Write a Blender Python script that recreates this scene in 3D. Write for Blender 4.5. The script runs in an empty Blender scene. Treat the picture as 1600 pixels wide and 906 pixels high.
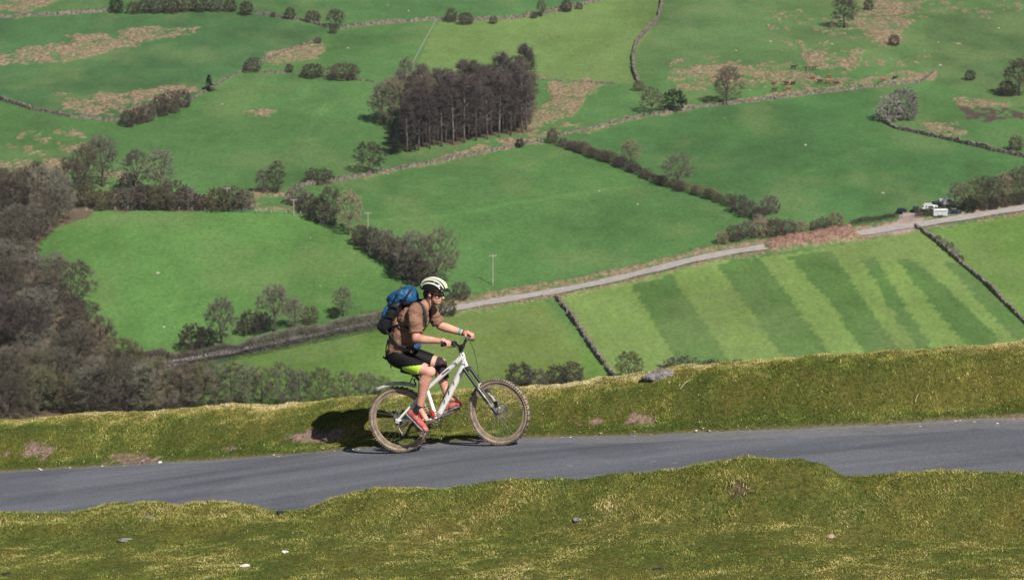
import bpy, bmesh, math, random
import numpy as np
from mathutils import Vector, Matrix
random.seed(7); RNG = np.random.default_rng(7)
scene = bpy.context.scene
COL = scene.collection
R = math.radians

# ------------------------------------------------------------------ camera, sky, sun, exposure
ZC = 5.73; PITCH = R(8.0); F = 4400.0            # focal length in photo pixels (1600 wide)
cam = bpy.data.cameras.new('camera'); camo = bpy.data.objects.new('camera', cam); COL.objects.link(camo)
camo.location = (0, 0, ZC); camo.rotation_euler = (R(90) - PITCH, 0, 0)
cam.sensor_width = 36; cam.lens = 36 * F / 1600; cam.clip_start = 0.5; cam.clip_end = 8000
cam.dof.use_dof = True; cam.dof.focus_distance = 28.6; cam.dof.aperture_fstop = 7.0
scene.camera = camo
w = bpy.data.worlds.new('World'); scene.world = w; w.use_nodes = True
SUNV = Vector((0.56, -0.93, 1.0)).normalized()
bgn = w.node_tree.nodes['Background']
sky = w.node_tree.nodes.new('ShaderNodeTexSky'); sky.sky_type = 'NISHITA'; sky.sun_disc = False
sky.sun_elevation = math.asin(SUNV.z); sky.sun_rotation = math.atan2(SUNV.x, SUNV.y)
w.node_tree.links.new(sky.outputs[0], bgn.inputs[0]); bgn.inputs[1].default_value = 0.05
sl = bpy.data.lights.new('sun', 'SUN'); sl.energy = 5.0; sl.angle = R(0.5); sl.color = (1.0, 0.95, 0.88)
so = bpy.data.objects.new('sun', sl); COL.objects.link(so)
so.rotation_euler = (-SUNV).to_track_quat('-Z', 'Y').to_euler(); so.location = (20, -30, 40)
scene.view_settings.view_transform = 'Standard'; scene.view_settings.look = 'None'
scene.view_settings.exposure = 0.22; scene.view_settings.gamma = 1.0

# ------------------------------------------------------------------ materials
def newmat(name):
    m = bpy.data.materials.new(name); m.use_nodes = True
    nt = m.node_tree; return m, nt, nt.nodes['Principled BSDF']
def ND(nt, t, **kw):
    n = nt.nodes.new(t)
    for k, v in kw.items(): setattr(n, k, v)
    return n
def ramp(nt, stops, fac=None):
    r = ND(nt, 'ShaderNodeValToRGB'); cr = r.color_ramp
    while len(cr.elements) < len(stops): cr.elements.new(0.5)
    for e, (p, c) in zip(cr.elements, stops):
        e.position = p; e.color = (c[0], c[1], c[2], 1) if hasattr(c, '__len__') else (c, c, c, 1)
    if fac is not None: nt.links.new(fac, r.inputs[0])
    return r
def noise(nt, scale, detail=4, rough=0.6, vec=None, dist=0.0):
    n = ND(nt, 'ShaderNodeTexNoise'); n.inputs['Scale'].default_value = scale
    n.inputs['Detail'].default_value = detail; n.inputs['Roughness'].default_value = rough
    n.inputs['Distortion'].default_value = dist
    if vec is not None: nt.links.new(vec, n.inputs['Vector'])
    return n
def mixc(nt, mode, fac, a, b):
    m = ND(nt, 'ShaderNodeMix', data_type='RGBA', blend_type=mode)
    for s, v in ((0, fac), (6, a), (7, b)):
        if hasattr(v, 'is_output'): nt.links.new(v, m.inputs[s])
        else: m.inputs[s].default_value = v if s == 0 else (v[0], v[1], v[2], 1)
    return m.outputs[2]
def mathn(nt, op, a, b=0.0, clamp=False):
    m = ND(nt, 'ShaderNodeMath', operation=op); m.use_clamp = clamp
    for s, v in ((0, a), (1, b)):
        if hasattr(v, 'is_output'): nt.links.new(v, m.inputs[s])
        else: m.inputs[s].default_value = v
    return m.outputs[0]
def bump(nt, bs, h, strength, dist):
    b = ND(nt, 'ShaderNodeBump'); b.inputs['Strength'].default_value = strength; b.inputs['Distance'].default_value = dist
    nt.links.new(h, b.inputs['Height']); nt.links.new(b.outputs[0], bs.inputs['Normal'])
def simple(name, c1, c2=None, scale=20, rough=0.7, metal=0.0, bmp=0.0, dirt=None, dirt_amt=0.5, dirt_scale=12, spec=0.5, objvar=0.0):
    m, nt, bs = newmat(name)
    tc = ND(nt, 'ShaderNodeTexCoord')
    n = noise(nt, scale, 5, 0.65, tc.outputs['Object'])
    c2 = c2 or tuple(x * 0.75 for x in c1)
    c = ramp(nt, [(0.35, c2), (0.65, c1)], n.outputs[0]).outputs[0]
    if dirt:
        d = noise(nt, dirt_scale, 6, 0.7, tc.outputs['Object'])
        k = ramp(nt, [(1 - dirt_amt - 0.06, 0.0), (1 - dirt_amt + 0.10, 1.0)], d.outputs[0])
        c = mixc(nt, 'MIX', k.outputs[0], c, dirt)
    if objvar:
        oi = ND(nt, 'ShaderNodeObjectInfo'); r_ = ramp(nt, [(0, 1 - objvar), (1, 1 + objvar)], oi.outputs['Random'])
        c = mixc(nt, 'MULTIPLY', 1.0, c, r_.outputs[0])
    nt.links.new(c, bs.inputs['Base Color'])
    bs.inputs['Roughness'].default_value = rough; bs.inputs['Metallic'].default_value = metal
    bs.inputs['Specular IOR Level'].default_value = spec
    if bmp: bump(nt, bs, n.outputs[0], 0.6, bmp)
    return m
def foliage(name, c1, c2):
    m, nt, bs = newmat(name)
    tc = ND(nt, 'ShaderNodeTexCoord'); n = noise(nt, 0.55, 3, 0.6, tc.outputs['Object'])
    oi = ND(nt, 'ShaderNodeObjectInfo')
    c = ramp(nt, [(0.35, c2), (0.65, c1)], n.outputs[0]).outputs[0]
    r_ = ramp(nt, [(0, 0.72), (1, 1.28)], oi.outputs['Random'])
    c = mixc(nt, 'MULTIPLY', 1.0, c, r_.outputs[0])
    nt.links.new(c, bs.inputs['Base Color']); bs.inputs['Roughness'].default_value = 0.9
    bs.inputs['Specular IOR Level'].default_value = 0.1
    return m
MUD = (0.30, 0.21, 0.13)
M = {}
M['bark'] = simple('bark', (0.13, 0.10, 0.075), (0.06, 0.048, 0.038), 6, 0.95)
M['bark_pale'] = simple('pale_bark', (0.24, 0.205, 0.185), (0.05, 0.04, 0.036), 1.2, 0.9, objvar=.5)
for k, a, b in (('brown', (0.160, 0.134, 0.098), (0.080, 0.068, 0.050)), ('grey', (0.205, 0.192, 0.150), (0.105, 0.098, 0.077)),
                ('olive', (0.17, 0.165, 0.085), (0.095, 0.095, 0.05)), ('purple', (0.125, 0.098, 0.090), (0.062, 0.05, 0.047)),
                ('tan', (0.36, 0.295, 0.195), (0.22, 0.18, 0.12)), ('pale', (0.42, 0.40, 0.35), (0.24, 0.225, 0.20)),
                ('dark', (0.030, 0.045, 0.026), (0.013, 0.022, 0.013)), ('dusk', (0.125, 0.11, 0.078), (0.06, 0.055, 0.042)),
                ('blossom', (0.75, 0.72, 0.68), (0.5, 0.48, 0.45))):
    M[k] = foliage(k + '_twigs', a, b)
M['stone_wall'] = simple('dry_stone', (0.27, 0.235, 0.185), (0.055, 0.048, 0.036), 1.1, 0.95, bmp=0.05)
M['pole'] = simple('weathered_wood', (0.42, 0.39, 0.34), (0.25, 0.22, 0.19), 5, 0.9)
M['metal'] = simple('galvanised', (0.5, 0.5, 0.5), (0.35, 0.35, 0.36), 10, 0.5, 0.6)

# ------------------------------------------------------------------ object helpers
def tag(o, label=None, cat=None, group=None, kind=None):
    if label: o['label'] = label
    if cat: o['category'] = cat
    if group: o['group'] = group
    if kind: o['kind'] = kind
    return o
def empty(name, loc=(0, 0, 0), rz=0.0, label=None, cat=None, group=None):
    o = bpy.data.objects.new(name, None); COL.objects.link(o); o.empty_display_size = 0.2
    o.location = loc; o.rotation_euler = (0, 0, rz)
    return tag(o, label, cat, group)
class MB:
    def __init__(s): s.v = []; s.f = []; s.mi = []
    def add(s, vs, fs, mi=0):
        b = len(s.v); s.v += [tuple(x) for x in vs]; s.f += [tuple(b + i for i in f) for f in fs]; s.mi += [mi] * len(fs)
    def tube(s, pts, rad, n=8, cap=True, mi=0, flat=1.0, closed=False):
        pts = [Vector(p) for p in pts]; L = len(pts)
        if not hasattr(rad, '__len__'): rad = [rad] * L
        vs = []; up = None
        for i, p in enumerate(pts):
            if closed: t = (pts[(i + 1) % L] - pts[i - 1])
            else: t = pts[min(i + 1, L - 1)] - pts[max(i - 1, 0)]
            t = t.normalized() if t.length > 1e-9 else Vector((0, 0, 1))
            if up is None: up = Vector((0, 1, 0)) if abs(t.y) < 0.9 else Vector((1, 0, 0))
            a = (up - t * up.dot(t)).normalized(); b = t.cross(a); up = a
            for k in range(n):
                an = 2 * math.pi * k / n
                vs.append(p + a * math.cos(an) * rad[i] * flat + b * math.sin(an) * rad[i])
        fs = []
        for i in range(L if closed else L - 1):
            j = (i + 1) % L
            for k in range(n):
                fs.append((i * n + k, i * n + (k + 1) % n, j * n + (k + 1) % n, j * n + k))
        if cap and not closed:
            fs.append(tuple(range(n - 1, -1, -1))); fs.append(tuple((L - 1) * n + k for k in range(n)))
        s.add(vs, fs, mi)
    def cap(s, p0, p1, r0, r1, n=16, round0=True, round1=True, mi=0):
        p0 = Vector(p0); p1 = Vector(p1); d = (p1 - p0); L = d.length; d.normalize()
        pts = []; rad = []
        if round0:
            for k in range(5): a = (k + 0.25) / 5 * math.pi / 2; pts.append(p0 - d * r0 * math.cos(a)); rad.append(r0 * math.sin(a))
        pts.append(p0); rad.append(r0); pts.append(p1); rad.append(r1)
        if round1:
            for k in range(4, -1, -1): a = (k + 0.25) / 5 * math.pi / 2; pts.append(p1 + d * r1 * math.cos(a)); rad.append(r1 * math.sin(a))
        s.tube(pts, rad, n, True, mi)
    def ell(s, c, r, rot=None, n=18, m=12, mi=0, p=1.0):
        c = Vector(c); vs = []; fs = []
        def sp(x): return math.copysign(abs(x) ** p, x)
        rot = rot or Matrix.Identity(3)
        for i in range(1, m):
            th = math.pi * i / m
            for k in range(n):
                ph = 2 * math.pi * k / n
                q = Vector((sp(math.sin(th)) * sp(math.cos(ph)) * r[0], sp(math.sin(th)) * sp(math.sin(ph)) * r[1], sp(math.cos(th)) * r[2]))
                vs.append(c + rot @ q)
        a = len(vs); vs.append(c + rot @ Vector((0, 0, r[2]))); vs.append(c + rot @ Vector((0, 0, -r[2])))
        for i in range(m - 2):
            for k in range(n):
                fs.append((i * n + k, (i + 1) * n + k, (i + 1) * n + (k + 1) % n, i * n + (k + 1) % n))
        for k in range(n):
            fs.append((a, k, (k + 1) % n)); fs.append((a + 1, (m - 2) * n + (k + 1) % n, (m - 2) * n + k))
        s.add(vs, fs, mi)
    def box(s, c, h, rot=None, mi=0):
        c = Vector(c); rot = rot or Matrix.Identity(3)
        vs = [c + rot @ Vector((x * h[0], y * h[1], z * h[2])) for x in (-1, 1) for y in (-1, 1) for z in (-1, 1)]
        s.add(vs, [(0, 1, 3, 2), (4, 6, 7, 5), (0, 4, 5, 1), (2, 3, 7, 6), (0, 2, 6, 4), (1, 5, 7, 3)], mi)
    def prism(s, poly, y0, y1, mi=0, inset=None):
        n = len(poly); vs = [(x, y0, z) for x, z in poly] + [(x, y1, z) for x, z in poly]
        fs = [tuple(range(n)), tuple(range(2 * n - 1, n - 1, -1))] + [(i, i + n, (i + 1) % n + n, (i + 1) % n) for i in range(n)]
        s.add(vs, fs, mi)
    def data(s, name, mats, smooth=True):
        me = bpy.data.meshes.new(name); me.from_pydata(s.v, [], s.f)
        for m in (mats if isinstance(mats, (list, tuple)) else [mats]): me.materials.append(m)
        if len(me.materials) > 1: me.polygons.foreach_set('material_index', s.mi)
        me.polygons.foreach_set('use_smooth', [smooth] * len(me.polygons)); me.update()
        return me
    def build(s, name, mats, parent=None, smooth=True, bevel=0.0, fixn=True):
        me = s.data(name, mats, smooth)
        if fixn:
            bm = bmesh.new(); bm.from_mesh(me); bmesh.ops.recalc_face_normals(bm, faces=bm.faces); bm.to_mesh(me); bm.free()
        o = bpy.data.objects.new(name, me); COL.objects.link(o); o.parent = parent
        if bevel:
            b = o.modifiers.new('bevel', 'BEVEL'); b.width = bevel; b.segments = 2; b.limit_method = 'ANGLE'; b.angle_limit = R(40)
        if smooth:
            try: me.set_sharp_from_angle(angle=R(42))
            except Exception: pass
        return o
    def blob(s, name, mats, parent=None, voxel=0.006, smooth=4, disp=None, keepmi=False):
        me = s.data(name, mats, True); o = bpy.data.objects.new(name, me); COL.objects.link(o)
        r = o.modifiers.new('r', 'REMESH'); r.mode = 'VOXEL'; r.voxel_size = voxel; r.use_smooth_shade = True
        if smooth: q = o.modifiers.new('s', 'SMOOTH'); q.factor = 0.5; q.iterations = smooth
        if disp:
            t = bpy.data.textures.new(name, 'CLOUDS'); t.noise_scale = disp[1]; t.noise_depth = 3
            q = o.modifiers.new('d', 'DISPLACE'); q.texture = t; q.strength = disp[0]; q.mid_level = 0.5
        dg = bpy.context.evaluated_depsgraph_get()
        nm = bpy.data.meshes.new_from_object(o.evaluated_get(dg)); nm.name = name
        bpy.data.objects.remove(o)
        nm.materials.clear()
        for m in (mats if isinstance(mats, (list, tuple)) else [mats]): nm.materials.append(m)
        nm.polygons.foreach_set('use_smooth', [True] * len(nm.polygons))
        nm.polygons.foreach_set('material_index', [0] * len(nm.polygons))
        o = bpy.data.objects.new(name, nm); COL.objects.link(o); o.parent = parent
        return o
def copy_tree(o, parent=None):
    c = o.copy(); COL.objects.link(c); c.parent = parent
    for ch in list(o.children): copy_tree(ch, c)
    return c
def npmesh(name, V, faces, mat, smooth=True):
    me = bpy.data.meshes.new(name); n = len(V); k = faces.shape[1]
    me.vertices.add(n); me.vertices.foreach_set('co', V.astype(np.float32).ravel())
    me.loops.add(faces.size); me.loops.foreach_set('vertex_index', faces.astype(np.int32).ravel())
    me.polygons.add(len(faces)); me.polygons.foreach_set('loop_start', np.arange(0, faces.size, k, dtype=np.int32))
    me.polygons.foreach_set('loop_total', np.full(len(faces), k, dtype=np.int32))
    me.polygons.foreach_set('use_smooth', np.full(len(faces), smooth))
    me.materials.append(mat); me.update(calc_edges=True); me.validate()
    return me
def colattr(me, name, C):
    a = me.color_attributes.new(name, 'FLOAT_COLOR', 'POINT')
    if C.shape[1] == 3: C = np.hstack([C, np.ones((len(C), 1))])
    a.data.foreach_set('color', C.astype(np.float32).ravel())
def gridfaces(ny, nx):
    i = np.arange(ny - 1)[:, None] * nx + np.arange(nx - 1)[None, :]
    return np.stack([i, i + 1, i + nx + 1, i + nx], -1).reshape(-1, 4)

# ------------------------------------------------------------------ geometry of the place
cp, sp_ = math.cos(PITCH), math.sin(PITCH)
def ray(px, py):
    a = (px - 800) / F; b = -(py - 453) / F
    return Vector((a, cp + b * sp_, -sp_ + b * cp))
def P(px, py, D):                                    # point seen at a pixel of the photo, at forward distance D
    r = ray(px, py); return Vector((0, 0, ZC)) + r * (D / r.y)
def project(X, Y, Z):
    z = Z - ZC; dep = Y * cp - z * sp_; up = Y * sp_ + z * cp
    return 800 + F * X / dep, 453 - F * up / dep
def smoothnoise(x, y, seed, n=6):
    r = np.random.default_rng(seed); out = 0
    for i in range(n):
        a = r.uniform(0, 6.28); ph = r.uniform(0, 6.28); k = r.uniform(0.6, 1.7)
        out = out + np.sin(k * (x * np.cos(a) + y * np.sin(a)) + ph)
    return out / n ** 0.5
def vnoise(x, y, seed=0):                            # value noise, bilinear
    xi = np.floor(x).astype(np.int64); yi = np.floor(y).astype(np.int64); fx = x - xi; fy = y - yi
    fx = fx * fx * (3 - 2 * fx); fy = fy * fy * (3 - 2 * fy)
    def h(a, b):
        n = (a * 374761393 + b * 668265263 + seed * 974711) & 0x7fffffff
        n = ((n ^ (n >> 13)) * 1274126177) & 0x7fffffff
        return ((n ^ (n >> 16)) & 0xffff) / 65535.0
    return (h(xi, yi) * (1 - fx) + h(xi + 1, yi) * fx) * (1 - fy) + (h(xi, yi + 1) * (1 - fx) + h(xi + 1, yi + 1) * fx) * fy
def fbm(x, y, seed=0, o=4):
    s = 0; a = 0.5; t = 0
    for i in range(o): s = s + a * vnoise(x * 2 ** i, y * 2 ** i, seed + i); t += a; a *= 0.55
    return s / t
HY = np.array([60, 250, 420, 520, 600, 650, 725, 800, 900, 980, 1100, 1250, 1500, 2000, 2600], float)
HZ = np.array([-16.5, -66, -108, -121, -122.5, -119.5, -106.5, -91.6, -76.5, -63, -40.5, -8, 25, 60, 80], float) + ZC
# pchip-like monotone slopes
_d = np.diff(HZ) / np.diff(HY); _m = np.concatenate([[_d[0]], (_d[1:] + _d[:-1]) / 2, [_d[-1]]])
def hermite(x, X, Y, Ms):
    i = np.clip(np.searchsorted(X, x) - 1, 0, len(X) - 2); h = X[i + 1] - X[i]; t = (x - X[i]) / h
    t2 = t * t; t3 = t2 * t
    return (2 * t3 - 3 * t2 + 1) * Y[i] + (t3 - 2 * t2 + t) * h * Ms[i] + (-2 * t3 + 3 * t2) * Y[i + 1] + (t3 - t2) * h * Ms[i + 1]
def H(x, y):
    x = np.asarray(x, float); y = np.asarray(y, float)
    z = hermite(y, HY, HZ, _m)
    k = np.clip((y - 560) / 120, 0, 1)
    return z + k * (2.1 * smoothnoise(x / 62, y / 75, 3) + 0.75 * smoothnoise(x / 19, y / 26, 5))
_ys = np.arange(585, 1500, 0.5)
def hit(px, py):                                     # where a ray meets the valley side
    r = ray(px, py); t = _ys / r.y; z = ZC + r.z * t
    d = z - H(r.x * t, _ys); k = np.argmax(d < 0) if (d < 0).any() else len(d) - 1
    y = _ys[k]; x = r.x * y / r.y
    return Vector((x, y, float(H(x, y))))
def inpoly(px, py, poly):
    c = np.zeros(px.shape, bool); n = len(poly)
    for i in range(n):
        x0, y0 = poly[i]; x1, y1 = poly[(i + 1) % n]
        if y0 == y1: continue
        k = ((y0 > py) != (y1 > py)) & (px < (x1 - x0) * (py - y0) / (y1 - y0) + x0); c ^= k
    return c
def dline(px, py, pl):                               # distance to a polyline
    d = np.full(px.shape, 1e9)
    for (x0, y0), (x1, y1) in zip(pl[:-1], pl[1:]):
        vx, vy = x1 - x0, y1 - y0; t = np.clip(((px - x0) * vx + (py - y0) * vy) / (vx * vx + vy * vy), 0, 1)
        d = np.minimum(d, np.hypot(px - x0 - t * vx, py - y0 - t * vy))
    return d

# ---------------- the valley side: one sheet out to the skyline
TRACK = [(1800, 296), (1600, 326), (1480, 345), (1420, 354), (1300, 372), (1200, 386), (1100, 402), (1000, 428), (900, 451), (800, 467), (700, 484), (640, 496), (560, 511), (470, 529), (380, 547), (300, 562), (240, 575)]
STRIPES = [[(985, 440), (1055, 560)], [(1045, 425), (1140, 560)], [(1118, 412), (1225, 560)], [(1195, 412), (1298, 555)], [(1250, 421), (1298, 474), (1348, 548)],
           [(1332, 440), (1370, 495), (1401, 540)], [(1359, 426), (1404, 500), (1433, 540)], [(1390, 437), (1425, 495), (1454, 538)], [(1420, 432), (1465, 487), (1507, 538)],
           [(1454, 429), (1518, 485), (1560, 530)], [(1478, 416), (1530, 470), (1581, 530)]]
def build_valley():
    xs = np.concatenate([np.arange(-1700, -300, 50), np.arange(-300, 300.1, 0.85), np.arange(350, 1701, 50)])
    ys = np.concatenate([np.arange(60, 600, 20), np.arange(600, 1240, 1.5), np.arange(1240, 2601, 40)])
    X, Y = np.meshgrid(xs, ys); Z = H(X, Y); ny, nx = X.shape
    u, v = project(X, Y, Z)
    jx = (fbm(X / 9, Y / 14, 21) - 0.5) * 34 + (fbm(X / 2, Y / 3, 22) - 0.5) * 16; jy = (fbm(X / 9, Y / 14, 31) - 0.5) * 15 + (fbm(X / 2, Y / 3, 32) - 0.5) * 8
    uj = u + jx; vj = v + jy
    G = lambda r, g, b: np.array([r, g, b])
    base = np.zeros(X.shape + (3,)); base[:] = G(0.098, 0.195, 0.078)
    def paint(poly, c, jit=False):
        k = inpoly(uj if jit else u, vj if jit else v, poly); base[k] = c
    paint([(-300, -200), (1900, -200), (1900, 30), (0, 30)], G(0.082, 0.170, 0.074))
    paint([(-60, 30), (400, 22), (510, 45), (500, 62), (400, 100), (290, 160), (200, 195), (-60, 150)], G(0.075, 0.158, 0.074))
    paint([(682, 34), (850, 24), (940, 2), (960, -60), (1040, -60), (1035, 0), (1015, 48), (990, 90), (995, 130), (830, 122), (645, 118)], G(0.150, 0.225, 0.088))
    paint([(1035, 0), (1015, 48), (988, 90), (997, 130), (1060, 100), (1600, 110), (1800, 100), (1800, -60), (1040, -60)], G(0.105, 0.182, 0.080))
    paint([(1450, 20), (1900, 0), (1900, 160), (1455, 130)], G(0.095, 0.158, 0.072), True)
    paint([(885, 208), (1100, 168), (1440, 130), (1370, 185), (1470, 215), (1700, 262), (1700, 300), (1330, 345), (1190, 338), (1080, 292)], G(0.086, 0.188, 0.076))
    paint([(60, 372), (150, 328), (470, 335), (545, 362), (640, 435), (600, 480), (300, 545), (180, 560), (120, 470), (70, 430)], G(0.112, 0.225, 0.076))
    paint([(460, 296), (700, 250), (860, 222), (1190, 345), (1120, 385), (900, 445), (760, 462), (640, 430), (545, 360)], G(0.098, 0.200, 0.076))
    paint([(380, 552), (600, 500), (850, 468), (960, 590), (980, 640), (200, 680)], G(0.140, 0.235, 0.068))
    paint([(720, 495), (850, 478), (900, 560), (930, 620), (700, 620), (640, 520)], G(0.165, 0.225, 0.07), True)
    paint([(1450, 362), (1620, 330), (1800, 320), (1800, 560), (1620, 520), (1500, 405)], G(0.150, 0.250, 0.074))
    sf = inpoly(u, v, [(868, 464), (1100, 412), (1250, 394), (1440, 360), (1600, 500), (1750, 620), (1000, 660)])
    par = np.zeros(X.shape, int)
    for b in STRIPES:
        bx = np.interp(v, [p[1] for p in b], [p[0] for p in b])
        k0 = (b[1][0] - b[0][0]) / (b[1][1] - b[0][1]); k1 = (b[-1][0] - b[-2][0]) / (b[-1][1] - b[-2][1])
        bx = np.where(v < b[0][1], b[0][0] + (v - b[0][1]) * k0, bx); bx = np.where(v > b[-1][1], b[-1][0] + (v - b[-1][1]) * k1, bx)
        wob = (fbm(X / 5, Y / 9, 77) - 0.5) * 6 + (vnoise(X * 3, Y * 3, 90) - .5) * 9
        par += (u + wob > bx)
    head = v + (fbm(X / 6, Y / 6, 78) - .5) * 16 < np.interp(u, [870, 1000, 1180, 1300, 1440], [476, 441, 402, 396, 412])
    base[sf] = G(0.198, 0.285, 0.100)
    base[sf & (par % 2 == 1) & ~head] = G(0.104, 0.188, 0.066)
    sl_ = (u - (v - 400) * np.interp(u, [1000, 1250, 1450], [.62, .62, 1.1])); base[sf] *= (0.88 + 0.24 * fbm(sl_ / 7, v / 60, 79, 3))[sf][:, None]
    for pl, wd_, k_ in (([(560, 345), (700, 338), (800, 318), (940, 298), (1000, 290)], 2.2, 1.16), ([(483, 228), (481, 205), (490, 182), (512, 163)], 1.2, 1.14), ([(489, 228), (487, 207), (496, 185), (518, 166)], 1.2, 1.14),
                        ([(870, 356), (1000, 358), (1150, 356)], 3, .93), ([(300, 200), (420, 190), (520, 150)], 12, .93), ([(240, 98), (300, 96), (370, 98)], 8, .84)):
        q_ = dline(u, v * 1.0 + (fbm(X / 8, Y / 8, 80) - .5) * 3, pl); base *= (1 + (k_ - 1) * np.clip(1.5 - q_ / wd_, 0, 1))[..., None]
    # mild large scale variety of the pasture itself
    n1 = fbm(X / 28, Y / 40, 11); n2 = fbm(X / 7, Y / 11, 12); n3 = fbm(X / 2.2, Y / 3, 13)
    base *= (0.36 + 0.60 * n1 + 0.32 * n2 + 0.18 * n3)[..., None]; base[..., 2] *= .80; base[..., 0] *= 1.00; base[..., 1] *= 1.05; base *= .84
    yel = np.clip((fbm(X / 16, Y / 24, 15) - 0.48) * 4, 0, 1)[..., None]; base = base * (1 - 0.42 * yel) + G(0.15, 0.20, 0.075) * 0.42 * yel
    rough = np.zeros(X.shape)
    for poly in ([(-80, 96), (80, 66), (200, 44), (310, 45), (300, 55), (200, 72), (130, 93), (-80, 112)],
                 [(85, 146), (120, 145), (150, 160), (150, 146), (240, 140), (312, 134), (280, 160), (230, 177), (150, 182), (110, 170)],
                 [(410, 85), (490, 66), (514, 72), (500, 90), (418, 101)],
                 [(830, 118), (890, 122), (952, 132), (930, 147), (900, 172), (860, 197), (826, 206), (830, 180), (868, 150)],
                 [(1345, -20), (1445, -5), (1425, 35), (1400, 70), (1370, 74), (1335, 35)],
                 [(1256, 74), (1342, 80), (1347, 102), (1256, 108)], [(1035, 110), (1160, 104), (1310, 124), (1200, 132), (1050, 126)],
                 [(1400, 112), (1460, 112), (1455, 124), (1330, 138), (1200, 154), (1100, 162), (1100, 158), (1330, 130)],
                 [(540, 284), (610, 262), (700, 242), (832, 206), (900, 196), (850, 222), (700, 250), (600, 272), (480, 292)],
                 [(900, 205), (990, 180), (1100, 160), (1100, 167), (990, 187), (905, 210)],
                 [(1430, 192), (1490, 190), (1510, 212), (1470, 214)], [(1490, 154), (1575, 158), (1575, 170), (1500, 168)],
                 [(-60, 262), (90, 248), (120, 262), (60, 292), (-60, 300)], [(-60, 20), (50, -8), (95, 2), (20, 28)],
                 [(380, 174), (425, 172), (422, 182), (385, 184)], [(390, 300), (460, 300), (470, 332), (380, 330)],
                 [(150, 270), (200, 268), (210, 290), (150, 290)]):
        rough = np.maximum(rough, inpoly(uj, vj, poly) * 1.0)
    brk = fbm(X / 5.5 + Y / 30, Y / 5, 45, 4); rough *= (brk > .40); rough = np.maximum(rough, 0)
    sp = ((fbm(X / 2.5, Y / 4, 41) > 0.60) & ((inpoly(uj, vj, [(10, 208), (130, 198), (160, 225), (100, 245), (20, 240)])) |
          (inpoly(uj, vj, [(1180, 0), (1600, 0), (1600, 120), (1220, 90)]) & (fbm(X / 20, Y / 30, 43) > 0.52)) | (inpoly(uj, vj, [(1040, 90), (1340, 96), (1330, 136), (1040, 140)]))))
    rough = np.maximum(rough, sp * 0.9)
    # rough verge along the upper side of the track and its banks
    ty = np.interp(u, [p[0] for p in TRACK][::-1], [p[1] for p in TRACK][::-1])
    dv = v - ty; wv = np.interp(u, [700, 1000, 1200, 1600], [17, 15, 13, 10])
    rough = np.maximum(rough, (dv + jy * 0.35 < 0) & (dv + jy * 0.3 > -wv) & (u > 560)); rough = np.maximum(rough, 0.8 * ((dv > 0) & (dv + jy * 0.6 < 11) & (u > 600)))
    woodm = inpoly(uj, vj, [(-100, 290), (60, 285), (130, 300), (330, 300), (330, 330), (150, 330), (62, 378), (70, 430), (120, 470), (180, 545), (300, 552), (330, 590), (260, 680), (-100, 700)])
    woodm |= inpoly(uj, vj, [(605, 238), (832, 205), (830, 150), (640, 160)])
    dtr = dline(u, v * 2.2, [(a, b * 2.2) for a, b in TRACK]); rough = np.where(dtr < 10 + (fbm(X / 3, Y / 4, 83) - .5) * 8, 0, rough)
    red = inpoly(uj * 0.6 + u * 0.4, vj * 0.4 + v * 0.6, [(1195, 382), (1330, 358), (1350, 372), (1290, 384), (1210, 392)]) * 1.0
    mud = inpoly(u + jx * .4, v + jy * .4, [(1320, 366), (1400, 350), (1425, 352), (1432, 364), (1370, 370)]) | inpoly(u, v, [(1408, 334), (1440, 330), (1440, 350), (1400, 352)])
    heather = inpoly(uj, vj, [(1505, 170), (1640, 164), (1640, 186), (1512, 186)])
    hk = heather & (fbm(X / 3, Y / 4, 95) > .42); base[hk] = G(0.085, 0.060, 0.050); rough[heather] = 0
    base[woodm] = G(0.13, 0.10, 0.065); base[woodm] *= (0.6 + 0.8 * n3[woodm])[:, None]
    mask = np.stack([rough, red, (mud & (red < .5)) * 1.0], -1).reshape(-1, 3)
    rg = np.random.default_rng(8); ry, rx_ = np.nonzero((rough > .5) & (Y > 600) & (np.abs(X) < 290)); rep_ = 9
    bx = np.repeat(X[ry, rx_], rep_) + rg.uniform(-.5, .5, len(ry) * rep_); by = np.repeat(Y[ry, rx_], rep_) + rg.uniform(-.8, .8, len(ry) * rep_)
    cl_ = fbm(bx / 3.0, by / 4.0, 88, 3); kp = rg.random(len(bx)) < np.clip((cl_ - .38) * 5, 0.05, 1); bx, by, cl_ = bx[kp], by[kp], cl_[kp]
    nb = len(bx); bz = H(bx, by); an = rg.uniform(0, 6.28, nb); hb_ = rg.uniform(.15, .55, nb) * (.5 + cl_); wb_ = rg.uniform(.05, .13, nb); B0 = np.stack([bx, by, bz + .1], -1); S0 = np.stack([np.cos(an), np.sin(an), 0 * an], -1) * wb_[:, None]
    T0 = B0 + np.stack([rg.normal(0, .25, nb), rg.normal(0, .25, nb), hb_], -1); VV = np.stack([B0 - S0, B0 + S0, T0], 1).reshape(-1, 3)
    pb = np.array([[.11, .085, .05], [.22, .155, .10], [.34, .235, .16], [.43, .33, .235], [.20, .19, .09]]); cb = pb[np.clip((cl_ * 6 - 1.3 + rg.normal(0, .7, nb)).astype(int), 0, 4)] * rg.uniform(.8, 1.15, nb)[:, None]
    mbk, nt, bs = newmat('dead_bracken'); vc = ND(nt, 'ShaderNodeVertexColor', layer_name='blade_colour'); nt.links.new(vc.outputs[0], bs.inputs['Base Color']); bs.inputs['Roughness'].default_value = 1
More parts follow.
